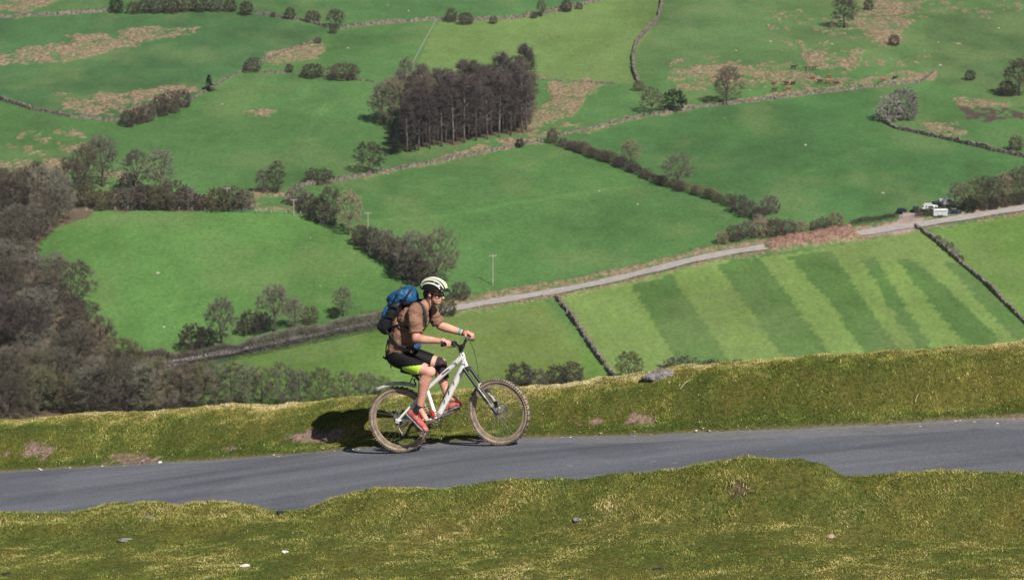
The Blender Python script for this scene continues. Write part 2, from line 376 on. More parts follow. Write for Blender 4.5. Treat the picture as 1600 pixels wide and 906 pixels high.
    mk = npmesh('dead_bracken', VV, np.arange(nb * 3).reshape(-1, 3), mbk, False); colattr(mk, 'blade_colour', np.repeat(cb, 3, 0)); ob = bpy.data.objects.new('dead_bracken', mk); COL.objects.link(ob); tag(ob, 'dead tan bracken and rough grass patches across the valley side', 'bracken', kind='stuff')
    m, nt, bs = newmat('pasture')
    tc = ND(nt, 'ShaderNodeNewGeometry'); pos = tc.outputs['Position']
    mp = ND(nt, 'ShaderNodeMapping'); nt.links.new(pos, mp.inputs[0]); mp.inputs['Scale'].default_value = (1, 0.6, 1)
    a = ND(nt, 'ShaderNodeVertexColor', layer_name='grass_colour'); k = ND(nt, 'ShaderNodeVertexColor', layer_name='cover')
    sepk = ND(nt, 'ShaderNodeSeparateColor'); nt.links.new(k.outputs[0], sepk.inputs[0])
    nf = noise(nt, 0.9, 6, 0.75, mp.outputs[0]); ng = noise(nt, 0.16, 5, 0.6, mp.outputs[0]); nh = noise(nt, 3.0, 3, 0.7, mp.outputs[0])
    c = mixc(nt, 'MULTIPLY', 1.0, a.outputs[0], ramp(nt, [(0.3, 0.72), (0.7, 1.28)], nf.outputs[0]).outputs[0])
    c = mixc(nt, 'MIX', ramp(nt, [(0.66, 0), (0.8, 0.5)], ng.outputs[0]).outputs[0], c, (0.14, 0.17, 0.07))
    tanc = ramp(nt, [(0.36, (0.09, 0.065, 0.038)), (0.45, (0.20, 0.135, 0.085)), (0.54, (0.30, 0.205, 0.14)), (0.66, (0.40, 0.30, 0.215))], nf.outputs[0])
    rmask = mathn(nt, 'MULTIPLY', sepk.outputs[0], 1.0)
    gaps = ramp(nt, [(0.40, 0.0), (0.54, 1.0)], mathn(nt, 'ADD', mathn(nt, 'MULTIPLY', nf.outputs[0], 0.5), mathn(nt, 'MULTIPLY', ng.outputs[0], 0.5)))
    rm = mathn(nt, 'MULTIPLY', rmask, mathn(nt, 'ADD', mathn(nt, 'MULTIPLY', gaps.outputs[0], 0.8), 0.12), True)
    c = mixc(nt, 'MIX', rm, c, tanc.outputs[0])
    c = mixc(nt, 'MIX', sepk.outputs[1], c, ramp(nt, [(0.36, (0.10, 0.055, 0.04)), (0.5, (0.24, 0.135, 0.10)), (0.66, (0.36, 0.25, 0.19))], nf.outputs[0]).outputs[0])
    c = mixc(nt, 'MIX', sepk.outputs[2], c, ramp(nt, [(0.3, (0.26, 0.19, 0.16)), (0.7, (0.42, 0.33, 0.29))], nf.outputs[0]).outputs[0])
    nt.links.new(c, bs.inputs['Base Color']); bs.inputs['Roughness'].default_value = 1; bs.inputs['Specular IOR Level'].default_value = 0.05
    bump(nt, bs, nf.outputs[0], 0.7, 0.35)
    # small real relief where the rough grass and the spoil bank stand
    Z2 = Z + rough * (fbm(X / 1.6, Y / 2.4, 50) * 0.7) + red * (0.9 + fbm(X / 2, Y / 2, 51) * 1.2)
    me = npmesh('hillside', np.stack([X, Y, Z2], -1).reshape(-1, 3), gridfaces(ny, nx), m)
    colattr(me, 'grass_colour', base.reshape(-1, 3)); colattr(me, 'cover', mask)
    o = bpy.data.objects.new('hillside', me); COL.objects.link(o); tag(o, kind='structure')
build_valley()
def build_track():
    pts = []
    for (a, b), (c, d) in zip(TRACK[:-1], TRACK[1:]):
        for k in range(6): pts.append(hit(a + (c - a) * k / 6, b + (d - b) * k / 6))
    sm = [sum((pts[min(max(i + j, 0), len(pts) - 1)] for j in range(-3, 4)), Vector()) / 7 for i in range(len(pts))]
    V = []; n = 7; hw = 2.15
    for i, p in enumerate(sm):
        t = (sm[min(i + 1, len(sm) - 1)] - sm[max(i - 1, 0)]); t.z = 0; t.normalize(); s = Vector((-t.y, t.x, 0))
        for k in range(n):
            q = p + s * hw * (k / (n - 1) * 2 - 1) * (1 + 0.12 * math.sin(i * 1.3 + k)); V.append((q.x, q.y, float(H(q.x, q.y)) + 0.22))
    m, nt, bs = newmat('lane_surface'); g = ND(nt, 'ShaderNodeNewGeometry'); nn = noise(nt, 0.5, 5, 0.7, g.outputs['Position'])
    nt.links.new(ramp(nt, [(0.3, (0.27, 0.235, 0.225)), (0.7, (0.40, 0.35, 0.335))], nn.outputs[0]).outputs[0], bs.inputs['Base Color']); bs.inputs['Roughness'].default_value = 0.9
    me = npmesh('valley_lane', np.array(V), gridfaces(len(sm), n), m); o = bpy.data.objects.new('valley_lane', me); COL.objects.link(o); tag(o, kind='structure')
build_track()

# ---------------- near ground: moor road, its verges and banks
def dfar(X): return 29.0 - 0.39 * 9 * np.tanh((np.asarray(X, float) + 1.15) / 9)
RW = 3.2
def curve(pts, off):                                  # photo outline + its distance -> world X and height
    xs, zs = [], []
    for px, py in pts:
        X = 0.0
        for _ in range(12): D = float(dfar(X)) + off; X = P(px, py, D).x
        xs.append(X); zs.append(P(px, py, D).z)
    return np.array(xs), np.array(zs)
C_far = curve([(-200, 748), (0, 738), (150, 730), (300, 722), (450, 711), (625, 697), (780, 686), (1000, 681), (1200, 672), (1400, 663), (1600, 652), (1800, 640)], 0)
C_top = curve([(-200, 668), (0, 660), (100, 654), (200, 650), (330, 640), (450, 633), (560, 625), (700, 614), (850, 602), (1000, 590), (1080, 576), (1200, 562), (1350, 551), (1450, 547), (1600, 540), (1800, 530)], 1.25)
C_ver = curve([(-200, 806), (0, 803), (100, 802), (180, 787), (290, 790), (380, 789), (430, 807), (465, 806), (520, 782), (590, 762), (700, 765), (800, 753), (950, 745), (1060, 738), (1130, 721), (1240, 718), (1285, 728), (1320, 753), (1345, 751), (1400, 740), (1460, 736), (1600, 743), (1800, 745)], -RW - 1.15)
C_foot = curve([(-200, 842), (0, 838), (200, 832), (450, 832), (850, 829), (1000, 815), (1200, 820), (1350, 832), (1600, 842), (1800, 846)], -RW - 1.9)
C_low = curve([(-200, 906), (1800, 906)], -RW - 3.8)
def ext(c, X):
    x, z = c; s0 = (z[2] - z[0]) / (x[2] - x[0]) if len(x) > 2 else 0.1; s1 = 0.1
    y = np.interp(X, x, z); y = np.where(X < x[0], z[0] + 0.1 * np.tanh((X - x[0]) / 20) * 20, y); return np.where(X > x[-1], z[-1] + s1 * np.tanh((X - x[-1]) / 20) * 20, y)
def smoothc(c, X): return (ext(c, X - 0.06) + ext(c, X) + ext(c, X + 0.06)) / 3
def ground(X, Y, detail=True):
    X = np.asarray(X, float); Y = np.asarray(Y, float)
    df = dfar(X); zf = smoothc(C_far, X); zt = smoothc(C_top, X); zv = smoothc(C_ver, X); zo = smoothc(C_foot, X); zl = ext(C_low, X)
    nodes = [(np.full_like(df, -40.), zf * 0 + 9.5), (np.full_like(df, 0.), zf * .3 + 4.1), (df - RW - 8, zl + 0.75), (df - RW - 3.8, zl), (df - RW - 1.9, zo), (df - RW - 1.80, zo + .05), (df - RW - 1.45, zv * .72 + zo * .28), (df - RW - 1.15, zv), (df - RW - 0.62, zf + .62 * (zv - zf)), (df - RW - 0.12, zf + 0.10 * np.maximum(zv - zf, 0)), (df - RW, zf - 0.01), (df, zf - 0.01),
             (df + 0.10, zf + 0.03), (df + 0.34, zf + 0.14 * (zt - zf)), (df + 0.80, zf + 0.84 * (zt - zf)), (df + 1.25, zt), (df + 2.2, zt - 0.28), (df + 8, zt - 2.6), (np.full_like(df, 60.), H(X, np.full_like(df, 60.)))]
    ds = np.stack([n[0] for n in nodes]); zs = np.stack([n[1] for n in nodes])
    dl = np.diff(zs, axis=0) / np.diff(ds, axis=0)
    ms = np.concatenate([dl[:1], np.where(dl[1:] * dl[:-1] > 0, 2 * dl[1:] * dl[:-1] / (dl[1:] + dl[:-1] + 1e-12), 0), dl[-1:]])
    out = np.zeros_like(X)
    for i in range(len(nodes) - 1):
        k = (Y >= ds[i]) & (Y <= ds[i + 1]) if i < len(nodes) - 2 else (Y >= ds[i])
        h = ds[i + 1] - ds[i]; t = np.clip((Y - ds[i]) / h, 0, 1); t2 = t * t; t3 = t2 * t
        z = (2 * t3 - 3 * t2 + 1) * zs[i] + (t3 - 2 * t2 + t) * h * ms[i] + (-2 * t3 + 3 * t2) * zs[i + 1] + (t3 - t2) * h * ms[i + 1]
        out = np.where(k, z, out)
    if detail:
        off = np.where(Y > df, Y - df, np.where(Y < df - RW, df - RW - Y, 0)); g = np.clip(off / 0.35, 0, 1)
        out = out + g * ((fbm(X * 1.9, Y * 1.9, 61) - 0.5) * 0.10 + (fbm(X * 6.5, Y * 6.5, 62) - 0.5) * 0.065 * np.where(Y < df - RW - 1.9, .45, 1.0))
    return out
SOILS = [(1007, 656, 23, 12), (928, 660, 15, 5), (500, 681, 42, 9), (205, 716, 38, 9), (55, 706, 36, 13), (360, 700, 12, 4), (905, 664, 6, 3), (1060, 645, 10, 4)]
def soilmask(X, Y, Z):
    u, v = project(X, Y, Z); s = np.zeros_like(X); jn = (fbm(X * 5, Y * 5, 71) - 0.5)
    for cx, cy, a, b in SOILS:
        r = np.hypot((u - cx) / a, (v - cy - (u - cx) * -0.05) / b); s = np.maximum(s, np.clip((1.0 - r - jn * 2.6 - (fbm(X * 17, Y * 17, 72) - .5) * 1.2) * 3, 0, 1))
    hole = np.clip((1.0 - np.hypot((u - 1148) / 30, (v - 762) / 17) - jn * 1.6) * 2, 0, 1)
    return s, hole, u, v
def build_near():
    xs = np.concatenate([np.arange(-400, -12, 12), np.arange(-12, -6.6, .3), np.arange(-6.6, 6.61, 0.032), np.arange(6.9, 12, .3), np.arange(12, 401, 12)])
    ys = np.concatenate([np.arange(-40, 19, 1.5), np.arange(19, 33, 0.032), np.arange(33, 60.1, 0.9)]); ys[-1] = 60
    X, Y = np.meshgrid(xs, ys); Z = ground(X, Y); s, hole, u, v = soilmask(X, Y, Z)
    Z = Z + s * ((fbm(X * 14, Y * 14, 81) - .5) * .05) - hole * 0.05 - 0.16 * np.clip((1.1 - np.hypot((u - 1133) / 20, (v - 764) / 12) - (fbm(X * 9, Y * 9, 82) - .5) * 1.4) * 2, 0, 1)
    df = dfar(X); edge = np.clip(1 - np.abs(Y - df - 0.02) / 0.05, 0, 1); shoulder = np.clip((X - 1.2) / 3, 0, 1) * np.clip(1 - np.abs(Y - df) / 0.12, 0, 1)
    m, nt, bs = newmat('turf_ground'); g = ND(nt, 'ShaderNodeNewGeometry'); pos = g.outputs['Position']
    k = ND(nt, 'ShaderNodeVertexColor', layer_name='cover'); sep = ND(nt, 'ShaderNodeSeparateColor'); nt.links.new(k.outputs[0], sep.inputs[0])
    n1 = noise(nt, 22, 6, 0.8, pos); n2 = noise(nt, 1.6, 4, 0.6, pos)
    c = ramp(nt, [(0.30, (0.035, 0.045, 0.012)), (0.45, (0.08, 0.085, 0.025)), (0.6, (0.14, 0.13, 0.04)), (0.72, (0.24, 0.19, 0.08))], n1.outputs[0]).outputs[0]
    c = mixc(nt, 'MULTIPLY', 0.8, c, ramp(nt, [(0.35, (0.7, 0.9, 0.7)), (0.65, (1.2, 1.05, 0.9))], n2.outputs[0]).outputs[0])
    soilc = ramp(nt, [(0.32, (0.10, 0.06, 0.05)), (0.5, (0.24, 0.155, 0.13)), (0.68, (0.40, 0.29, 0.24))], n1.outputs[0]).outputs[0]
    c = mixc(nt, 'MIX', sep.outputs[0], c, soilc)
    c = mixc(nt, 'MIX', sep.outputs[1], c, ramp(nt, [(0.3, (0.12, 0.09, 0.07)), (0.7, (0.32, 0.25, 0.20))], n1.outputs[0]).outputs[0])
    c = mixc(nt, 'MIX', sep.outputs[2], c, ramp(nt, [(0.4, (0.05, 0.036, 0.025)), (0.65, (0.22, 0.17, 0.11))], n1.outputs[0]).outputs[0])
    nt.links.new(c, bs.inputs['Base Color']); bs.inputs['Roughness'].default_value = 1; bs.inputs['Specular IOR Level'].default_value = 0.05
    bump(nt, bs, n1.outputs[0], 0.8, 0.02)
    me = npmesh('moor_ground', np.stack([X, Y, Z], -1).reshape(-1, 3), gridfaces(*X.shape), m)
    colattr(me, 'cover', np.stack([s, np.maximum(edge * 0.8, shoulder), hole], -1).reshape(-1, 3))
    o = bpy.data.objects.new('moor_ground', me); COL.objects.link(o); tag(o, kind='structure')
    # moor road, a sheet just above the ground with ragged edges
    xs = np.concatenate([np.arange(-60, -7, 1.), np.arange(-7, 7.01, 0.05), np.arange(8, 60, 1.)]); tt = np.linspace(0, 1, 60)
    Xr, T = np.meshgrid(xs, tt)
    far = dfar(Xr) + 0.02 + (fbm(Xr * 2.2, Xr * 0, 91, 5) - .5) * 0.16; nearr = dfar(Xr) - RW + 0.04 + (fbm(Xr * 2.2, Xr * 0 + 9, 92, 5) - .5) * 0.16
    Yr = nearr + (far - nearr) * T; Zr = smoothc(C_far, Xr) + 0.012 * (1 - (2 * T - 1) ** 2) + 0.004
    m, nt, bs = newmat('asphalt'); g = ND(nt, 'ShaderNodeNewGeometry'); pos = g.outputs['Position']
    mp = ND(nt, 'ShaderNodeMapping'); nt.links.new(pos, mp.inputs[0]); mp.inputs['Rotation'].default_value = (0, 0, R(20)); mp.inputs['Scale'].default_value = (0.12, 1.5, 1)
    a1 = noise(nt, 90, 3, 0.8, pos); a2 = noise(nt, 1.6, 5, 0.6, mp.outputs[0]); a3 = noise(nt, 7, 4, 0.7, mp.outputs[0])
    a0 = noise(nt, 38, 4, 0.85, pos)
    c = ramp(nt, [(0.28, (0.050, 0.054, 0.062)), (0.5, (0.120, 0.127, 0.143)), (0.72, (0.26, 0.265, 0.28))], mathn(nt, 'ADD', mathn(nt, 'MULTIPLY', a1.outputs[0], .5), mathn(nt, 'MULTIPLY', a0.outputs[0], .5))).outputs[0]
    pn = noise(nt, .55, 2, .4, pos); c = mixc(nt, 'MULTIPLY', ramp(nt, [(.56, 0.0), (.575, .8)], pn.outputs[0]).outputs[0], c, (.84, .85, .88))
    c = mixc(nt, 'MULTIPLY', 1.0, c, ramp(nt, [(0.3, 0.72), (0.5, 1.0), (0.7, 1.25)], a2.outputs[0]).outputs[0])
    mp2 = ND(nt, 'ShaderNodeMapping'); nt.links.new(pos, mp2.inputs[0]); mp2.inputs['Rotation'].default_value = (0, 0, R(20)); mp2.inputs['Scale'].default_value = (.35, 1, 1); v_ = ND(nt, 'ShaderNodeTexVoronoi'); nt.links.new(mp2.outputs[0], v_.inputs['Vector']); v_.inputs['Scale'].default_value = 4.5
    sel = mathn(nt, 'MULTIPLY', mathn(nt, 'LESS_THAN', v_.outputs['Distance'], 0.055), mathn(nt, 'GREATER_THAN', a3.outputs[0], 0.47))
    c = mixc(nt, 'MIX', mathn(nt, 'MULTIPLY', sel, 0.5), c, (0.45, 0.45, 0.45))
    kk = ND(nt, 'ShaderNodeVertexColor', layer_name='grit'); gr = mathn(nt, 'MULTIPLY', kk.outputs[0], ramp(nt, [(0.35, 0.25), (0.6, 1)], noise(nt, 14, 5, .7, pos).outputs[0]).outputs[0], True)
    c = mixc(nt, 'MIX', gr, c, ramp(nt, [(0.35, (0.17, 0.155, 0.14)), (0.65, (0.36, 0.32, 0.29))], a1.outputs[0]).outputs[0])
    nt.links.new(c, bs.inputs['Base Color']); bs.inputs['Roughness'].default_value = 0.85; bs.inputs['Specular IOR Level'].default_value = 0.3
    bump(nt, bs, a1.outputs[0], 0.5, 0.006)
    me = npmesh('moor_road', np.stack([Xr, Yr, Zr], -1).reshape(-1, 3), gridfaces(*Xr.shape), m)
    ef = np.clip(1 - (far - Yr) / (0.10 + 0.45 * np.clip((Xr - 1.5) / 3.5, 0, 1)), 0, 1) * (0.5 + 0.4 * np.clip((Xr - 1) / 3, 0, 1))
    ef = np.maximum(ef, 0.42 * np.clip(Xr + 2.5, 0, 1) * ((far - Yr + (fbm(Xr * 1.3, Yr * 6, 93) - .5) * .12) < 0.34 + .05 * Xr * (Xr > 0)))
    g_ = np.maximum(ef, 0.5 * np.clip(1 - (Yr - nearr) / 0.12, 0, 1)); colattr(me, 'grit', np.repeat(g_.reshape(-1, 1), 3, 1))
    o = bpy.data.objects.new('moor_road', me); COL.objects.link(o); tag(o, kind='structure')
build_near()
def roadz(x, y): return float(smoothc(C_far, np.array([x]))[0]) + 0.012

def build_grass():
    rng = np.random.default_rng(5)
    def region(n, lo, hi):
        X = rng.uniform(-6.5, 6.5, n); o = rng.uniform(lo, hi, n); return X, dfar(X) + o
    A = region(330000, 0.03, 1.75); B = region(560000, -RW - 4.6, -RW - 0.03)
    X = np.concatenate([A[0], B[0]]); Y = np.concatenate([A[1], B[1]])
    Z = ground(X, Y); s, hole, u, v = soilmask(X, Y, Z)
    df = dfar(X); lawn = (Y < df - RW - 1.9)
    dry = fbm(X * 1.1, Y * 1.6, 101); clump = fbm(X * 5, Y * 5, 102); fine = fbm(X * 16, Y * 16, 103, 3)
    topdry = np.clip((Y - df - 0.95) / 0.25, 0, 1)
    keep = (rng.random(len(X)) > s * 0.80) & (rng.random(len(X)) > hole * 0.9) & (u > -30) & (u < 1630) & (v < 925)
    keep &= (rng.random(len(X)) < 0.35 + 1.3 * fine)
    edge = np.minimum(np.abs(Y - df), np.abs(Y - df + RW)); keep &= rng.random(len(X)) < np.clip(edge / 0.12, 0.25, 1)
    X, Y, Z, dry, clump, fine, topdry, lawn, hole, u, v, edge = [q[keep] for q in (X, Y, Z, dry, clump, fine, topdry, lawn, hole, u, v, edge)]
    n = len(X); tuft = np.exp(-(((u - 1168) / 38) ** 2 + ((v - 762) / 26) ** 2))
    h = rng.uniform(0.009, 0.023, n) * (0.40 + 1.3 * clump) * np.where(lawn, 0.6, 1.0) * (1 + 0.9 * tuft) * np.clip(0.5 + edge / 0.3, 0.5, 1)
    stray = rng.random(n) < 0.004; h = np.where(stray, h * 1.9, h)
    wd = rng.uniform(0.0014, 0.0030, n)
    a = rng.uniform(0, 2 * np.pi, n); lean = rng.uniform(0.2, 1.3, n)
    la = rng.uniform(0, 2 * np.pi, n)
    base = np.stack([X, Y, Z - 0.003], -1); sd = np.stack([np.cos(a), np.sin(a), a * 0], -1) * wd[:, None]
    tip = base + np.stack([np.cos(la) * lean * h, np.sin(la) * lean * h, h], -1)
    mid = base * 0.5 + tip * 0.5; mid[:, 2] += h * 0.14
    V = np.stack([base - sd, base + sd, mid + sd * .8, tip, mid - sd * .8], 1).reshape(-1, 3)
    i = np.arange(n)[:, None] * 5
    Fq = np.concatenate([i + np.array([[0, 1, 2, 4]])]); Ft = i + np.array([[4, 2, 3, 3]])
    # palette: moss green -> olive -> yellow -> straw
    pal = np.array([[0.055, 0.098, 0.016], [0.118, 0.165, 0.030], [0.215, 0.225, 0.050], [0.33, 0.29, 0.090], [0.48, 0.40, 0.19], [0.62, 0.54, 0.34]])
    t = (dry - 0.5) * 4.4 + (clump - 0.5) * 3.0 + (fine - 0.5) * 1.6 + rng.normal(0, 0.55, n) + 1.55 + topdry * 1.7 + tuft * 1.9 + hole * 1.5 - np.clip(1 - (edge - 0.1) / 0.25, 0, 1) * 0.5 * (Y > 27) + np.where(lawn, -0.1, 0) - 1.0 * np.clip(1 - (Y - dfar(X)) / .6, 0, 1) * (Y > dfar(X))
    t = np.where(rng.random(n) < 0.012, 5, t); t = np.clip(t, 0, 4.999)
    ti = t.astype(int); tf = (t - ti)[:, None]; C = pal[ti] * (1 - tf) + pal[np.minimum(ti + 1, 5)] * tf
    C *= rng.uniform(0.72, 1.22, n)[:, None]; C *= (.78 + .72 * clump)[:, None]; C[:, 0] *= 1.02
    m, nt, bs = newmat('grass_blades'); vc = ND(nt, 'ShaderNodeVertexColor', layer_name='blade_colour'); nt.links.new(vc.outputs[0], bs.inputs['Base Color'])
    bs.inputs['Roughness'].default_value = 0.75; bs.inputs['Specular IOR Level'].default_value = 0.2
    me = bpy.data.meshes.new('grass')
    me.vertices.add(len(V)); me.vertices.foreach_set('co', V.astype(np.float32).ravel())
    lo = np.concatenate([(i + np.array([[0, 1, 2, 4]])), (i + np.array([[4, 2, 3]]))], 1).astype(np.int32)   # 7 loops a blade
    me.loops.add(lo.size); me.loops.foreach_set('vertex_index', lo.ravel())
    st = (np.arange(n)[:, None] * 7 + np.array([[0, 4]])).astype(np.int32).ravel(); tot = np.tile(np.array([4, 3], np.int32), n)
    me.polygons.add(2 * n); me.polygons.foreach_set('loop_start', st); me.polygons.foreach_set('loop_total', tot)
    me.materials.append(m); me.update(calc_edges=True)
    colattr(me, 'blade_colour', np.repeat(C, 5, 0))
    o = bpy.data.objects.new('grass', me); COL.objects.link(o); tag(o, 'short mossy moorland turf with straw coloured blades on both verges', 'grass', kind='stuff')
build_grass()

exec_marker = None
# ------------------------------------------------------------------ trees, bushes, hedges
def sliver(V, Fs, p, d, L, wd, rnd):
    d = d.normalized(); s = d.cross(Vector((rnd.uniform(-1, 1), rnd.uniform(-1, 1), rnd.uniform(-1, 1)))); s.normalize()
    b = len(V); V.append(p - s * wd); V.append(p + s * wd); V.append(p + d * L); Fs.append((b, b + 1, b + 2))
def lerp3(a, b, t): return a + (b - a) * t
def make_tree(kind, seed):
    """unit: metres, about 12 m tall; returns (trunk mesh data, crown mesh data, height)"""
    rnd = random.Random(seed); tr = MB(); V = []; Fs = []
    def rv(): return Vector((rnd.gauss(0, 1), rnd.gauss(0, 1), rnd.gauss(0, 1))).normalized()
    if kind == 'conifer':
        h = 12.0; tr.tube([(0, 0, 0), (0, 0, h * .5), (0, 0, h)], [.22, .14, .02], 6)
        for i in range(120):
            z = h * (0.10 + 0.9 * rnd.random() ** 1.1); r = (h - z) * 0.24 * rnd.uniform(.75, 1.1) + .15; a = rnd.uniform(0, 6.28)
            dirv = Vector((math.cos(a), math.sin(a), -0.18)); c = Vector((0, 0, z)); tr.tube([c, c + dirv * r], [.03, .01], 3)
            for k in range(34):
                q = c + dirv * r * rnd.uniform(.2, 1.0) + rv() * .12; sliver(V, Fs, q, (dirv + rv() * .9), rnd.uniform(.3, .7), .09, rnd)
        crown_h = h
    else:
        h = 12.0
        bot, spread, nl, na, tw = {'bare': (.08, .76, 10, 230, 24), 'wide': (.03, 1.0, 12, 270, 24), 'slender': (.12, .40, 9, 140, 20), 'birch': (.12, .26, 8, 130, 20), 'bush': (-.12, 1.20, 13, 300, 44), 'bush_wide': (-.15, 1.75, 16, 400, 46)}[kind]
        cz = h * (1 + bot) / 2; rz = h * (1 - bot) / 2; rx = h * spread * .5; wide = kind in ('bare', 'wide'); bush = kind.startswith('bush')
        top = Vector((rnd.uniform(-.4, .4), rnd.uniform(-.4, .4), h * (.45 if wide else .9)))
        r0 = .30 if wide else .17 if kind != 'birch' else .12
        if bush: top = Vector((0, 0, h * .18)); r0 = .2
        tr.tube([Vector((0, 0, -.3)), Vector((rnd.uniform(-.12, .12), rnd.uniform(-.1, .1), h * .2)), top * .6, top], [r0 * 1.35, r0, r0 * .75, r0 * .3], 7)
        nodes = [top * t for t in (.4, .5, .6, .7, .8, .9, 1.0)] if not (wide or bush) else [top * t for t in (.8, .9, 1.0)]
        lob = [(rv(), rnd.uniform(.5, 1.0)) for _ in range(9 if kind != 'bush_wide' else 14)]
        def shell(q):                                # uneven crown outline: a few bulges and bites
            k = 1.0
            for d, a in lob:
                c = q.dot(d); k += .20 * (a - .72) * 3 * max(0, c) ** 3
            return k
        for i in range(nl):
            a = i * 2.4 + rnd.uniform(-.4, .4); t = rnd.uniform(.5, 1) if wide else rnd.uniform(.35, 1)
            p = top * t; el = rnd.uniform(.1, 1.0) if wide else rnd.uniform(.5, 1.2)
            q = Vector((math.cos(a) * math.cos(el), math.sin(a) * math.cos(el), math.sin(el)))
            e = Vector((q.x * rx * .75, q.y * rx * .75, cz + q.z * rz * .72)) if wide or bush else Vector((q.x * rx * .8, q.y * rx * .8, min(h * .95, p.z + h * rnd.uniform(.15, .3))))
            m1 = lerp3(p, e, .35) + rv() * .25 + Vector((0, 0, -.02 * h)); m2 = lerp3(p, e, .7) + rv() * .3
            P_ = [p, m1, m2, e]; tr.tube(P_, [r0 * .42, r0 * .33, r0 * .22, r0 * .10], 5, False)
            for a_, b_ in zip(P_[:-1], P_[1:]): nodes += [lerp3(a_, b_, .33), lerp3(a_, b_, .66), b_]
        for i in range(na):
            q = rv(); 
            if wide and q.z < -.6 and rnd.random() < .7: q.z *= -1
            if kind == 'birch' and q.z < 0 and rnd.random() < .45: q.z *= -1
            rr = rnd.uniform(.25, 1) ** .45 * shell(q); e = Vector((q.x * rx * rr, q.y * rx * rr, cz + q.z * rz * rr))
            if e.z < h * (.12 if not bush else .03): continue
            s_ = min(nodes, key=lambda n: (n - e).length + max(0, n.z - e.z) * .8); d = e - s_
            m_ = lerp3(s_, e, .5) + rv() * d.length * .12; tr.tube([s_, m_, e], [.045, .03, .012], 3, False)
            if len(nodes) < 160 and rnd.random() < .5: nodes.append(m_)
            out = (e - Vector((0, 0, cz - rz * .5))).normalized()
            for k in range(tw):
                t = rnd.uniform(.35, 1.05); o_ = lerp3(m_, e, t) + rv() * .10; dd = (out * .8 + rv() * .95 + Vector((0, 0, .2))).normalized()
                LL = rnd.uniform(.45, 1.1); kw = 1.9 if bush else 1.0; sliver(V, Fs, o_, dd, LL, kw * rnd.uniform(.014, .028), rnd)
                sliver(V, Fs, o_ + dd * LL * rnd.uniform(.3, .8), dd + rv() * .8, rnd.uniform(.25, .6), kw * rnd.uniform(.014, .024), rnd)
    zs = [v.z for v in V] if V else [h]
    f = MB(); f.v = [tuple(v) for v in V]; f.f = Fs; f.mi = [0] * len(Fs)
    return tr, f, max(zs)
PROTO = {}
def proto(kind, var):
    k = (kind, var)
    if k not in PROTO:
        t, c, h = make_tree(kind, hash(kind) % 1 + sum(map(ord, kind)) * 13 + var * 101)
        PROTO[k] = (t.data('trunk', M['bark']), c.data('crown', M['brown'], False), h)
    return PROTO[k]
NV = {'bare': 4, 'wide': 3, 'slender': 4, 'birch': 3, 'conifer': 2, 'bush': 4, 'bush_wide': 3}
NAME = {'bare': ('bare_tree', 'tree'), 'wide': ('bare_tree', 'tree'), 'slender': ('slender_tree', 'tree'), 'birch': ('birch_tree', 'tree'), 'conifer': ('conifer_tree', 'tree'), 'bush': ('bush', 'bush'), 'bush_wide': ('bush', 'bush')}
TR = random.Random(99)
def plant(kind, px, py, hpx, mat, label, group=None, wide=1.0, loc=None, barkmat=None):
    p = loc or hit(px, py); ppm = F / p.y; mt, mc, h = proto(kind, TR.randrange(NV[kind])); s = hpx / ppm / h; wide *= 1.0 if not kind.startswith('bush') else .95
    nm, cat = NAME[kind]; root = empty(nm, (p.x, p.y, p.z - 0.15), TR.uniform(0, 6.28), label, cat, group); root.scale = (s * wide, s * wide, s)
    for d, m_ in ((mt, barkmat or ('bark_pale' if kind == 'birch' else 'bark')), (mc, mat)):
        o = bpy.data.objects.new(d.name if not (d is mt and kind.startswith('bush')) else 'stem', d); COL.objects.link(o); o.parent = root
        o.material_slots[0].link = 'OBJECT'; o.material_slots[0].material = M[m_]
    return root
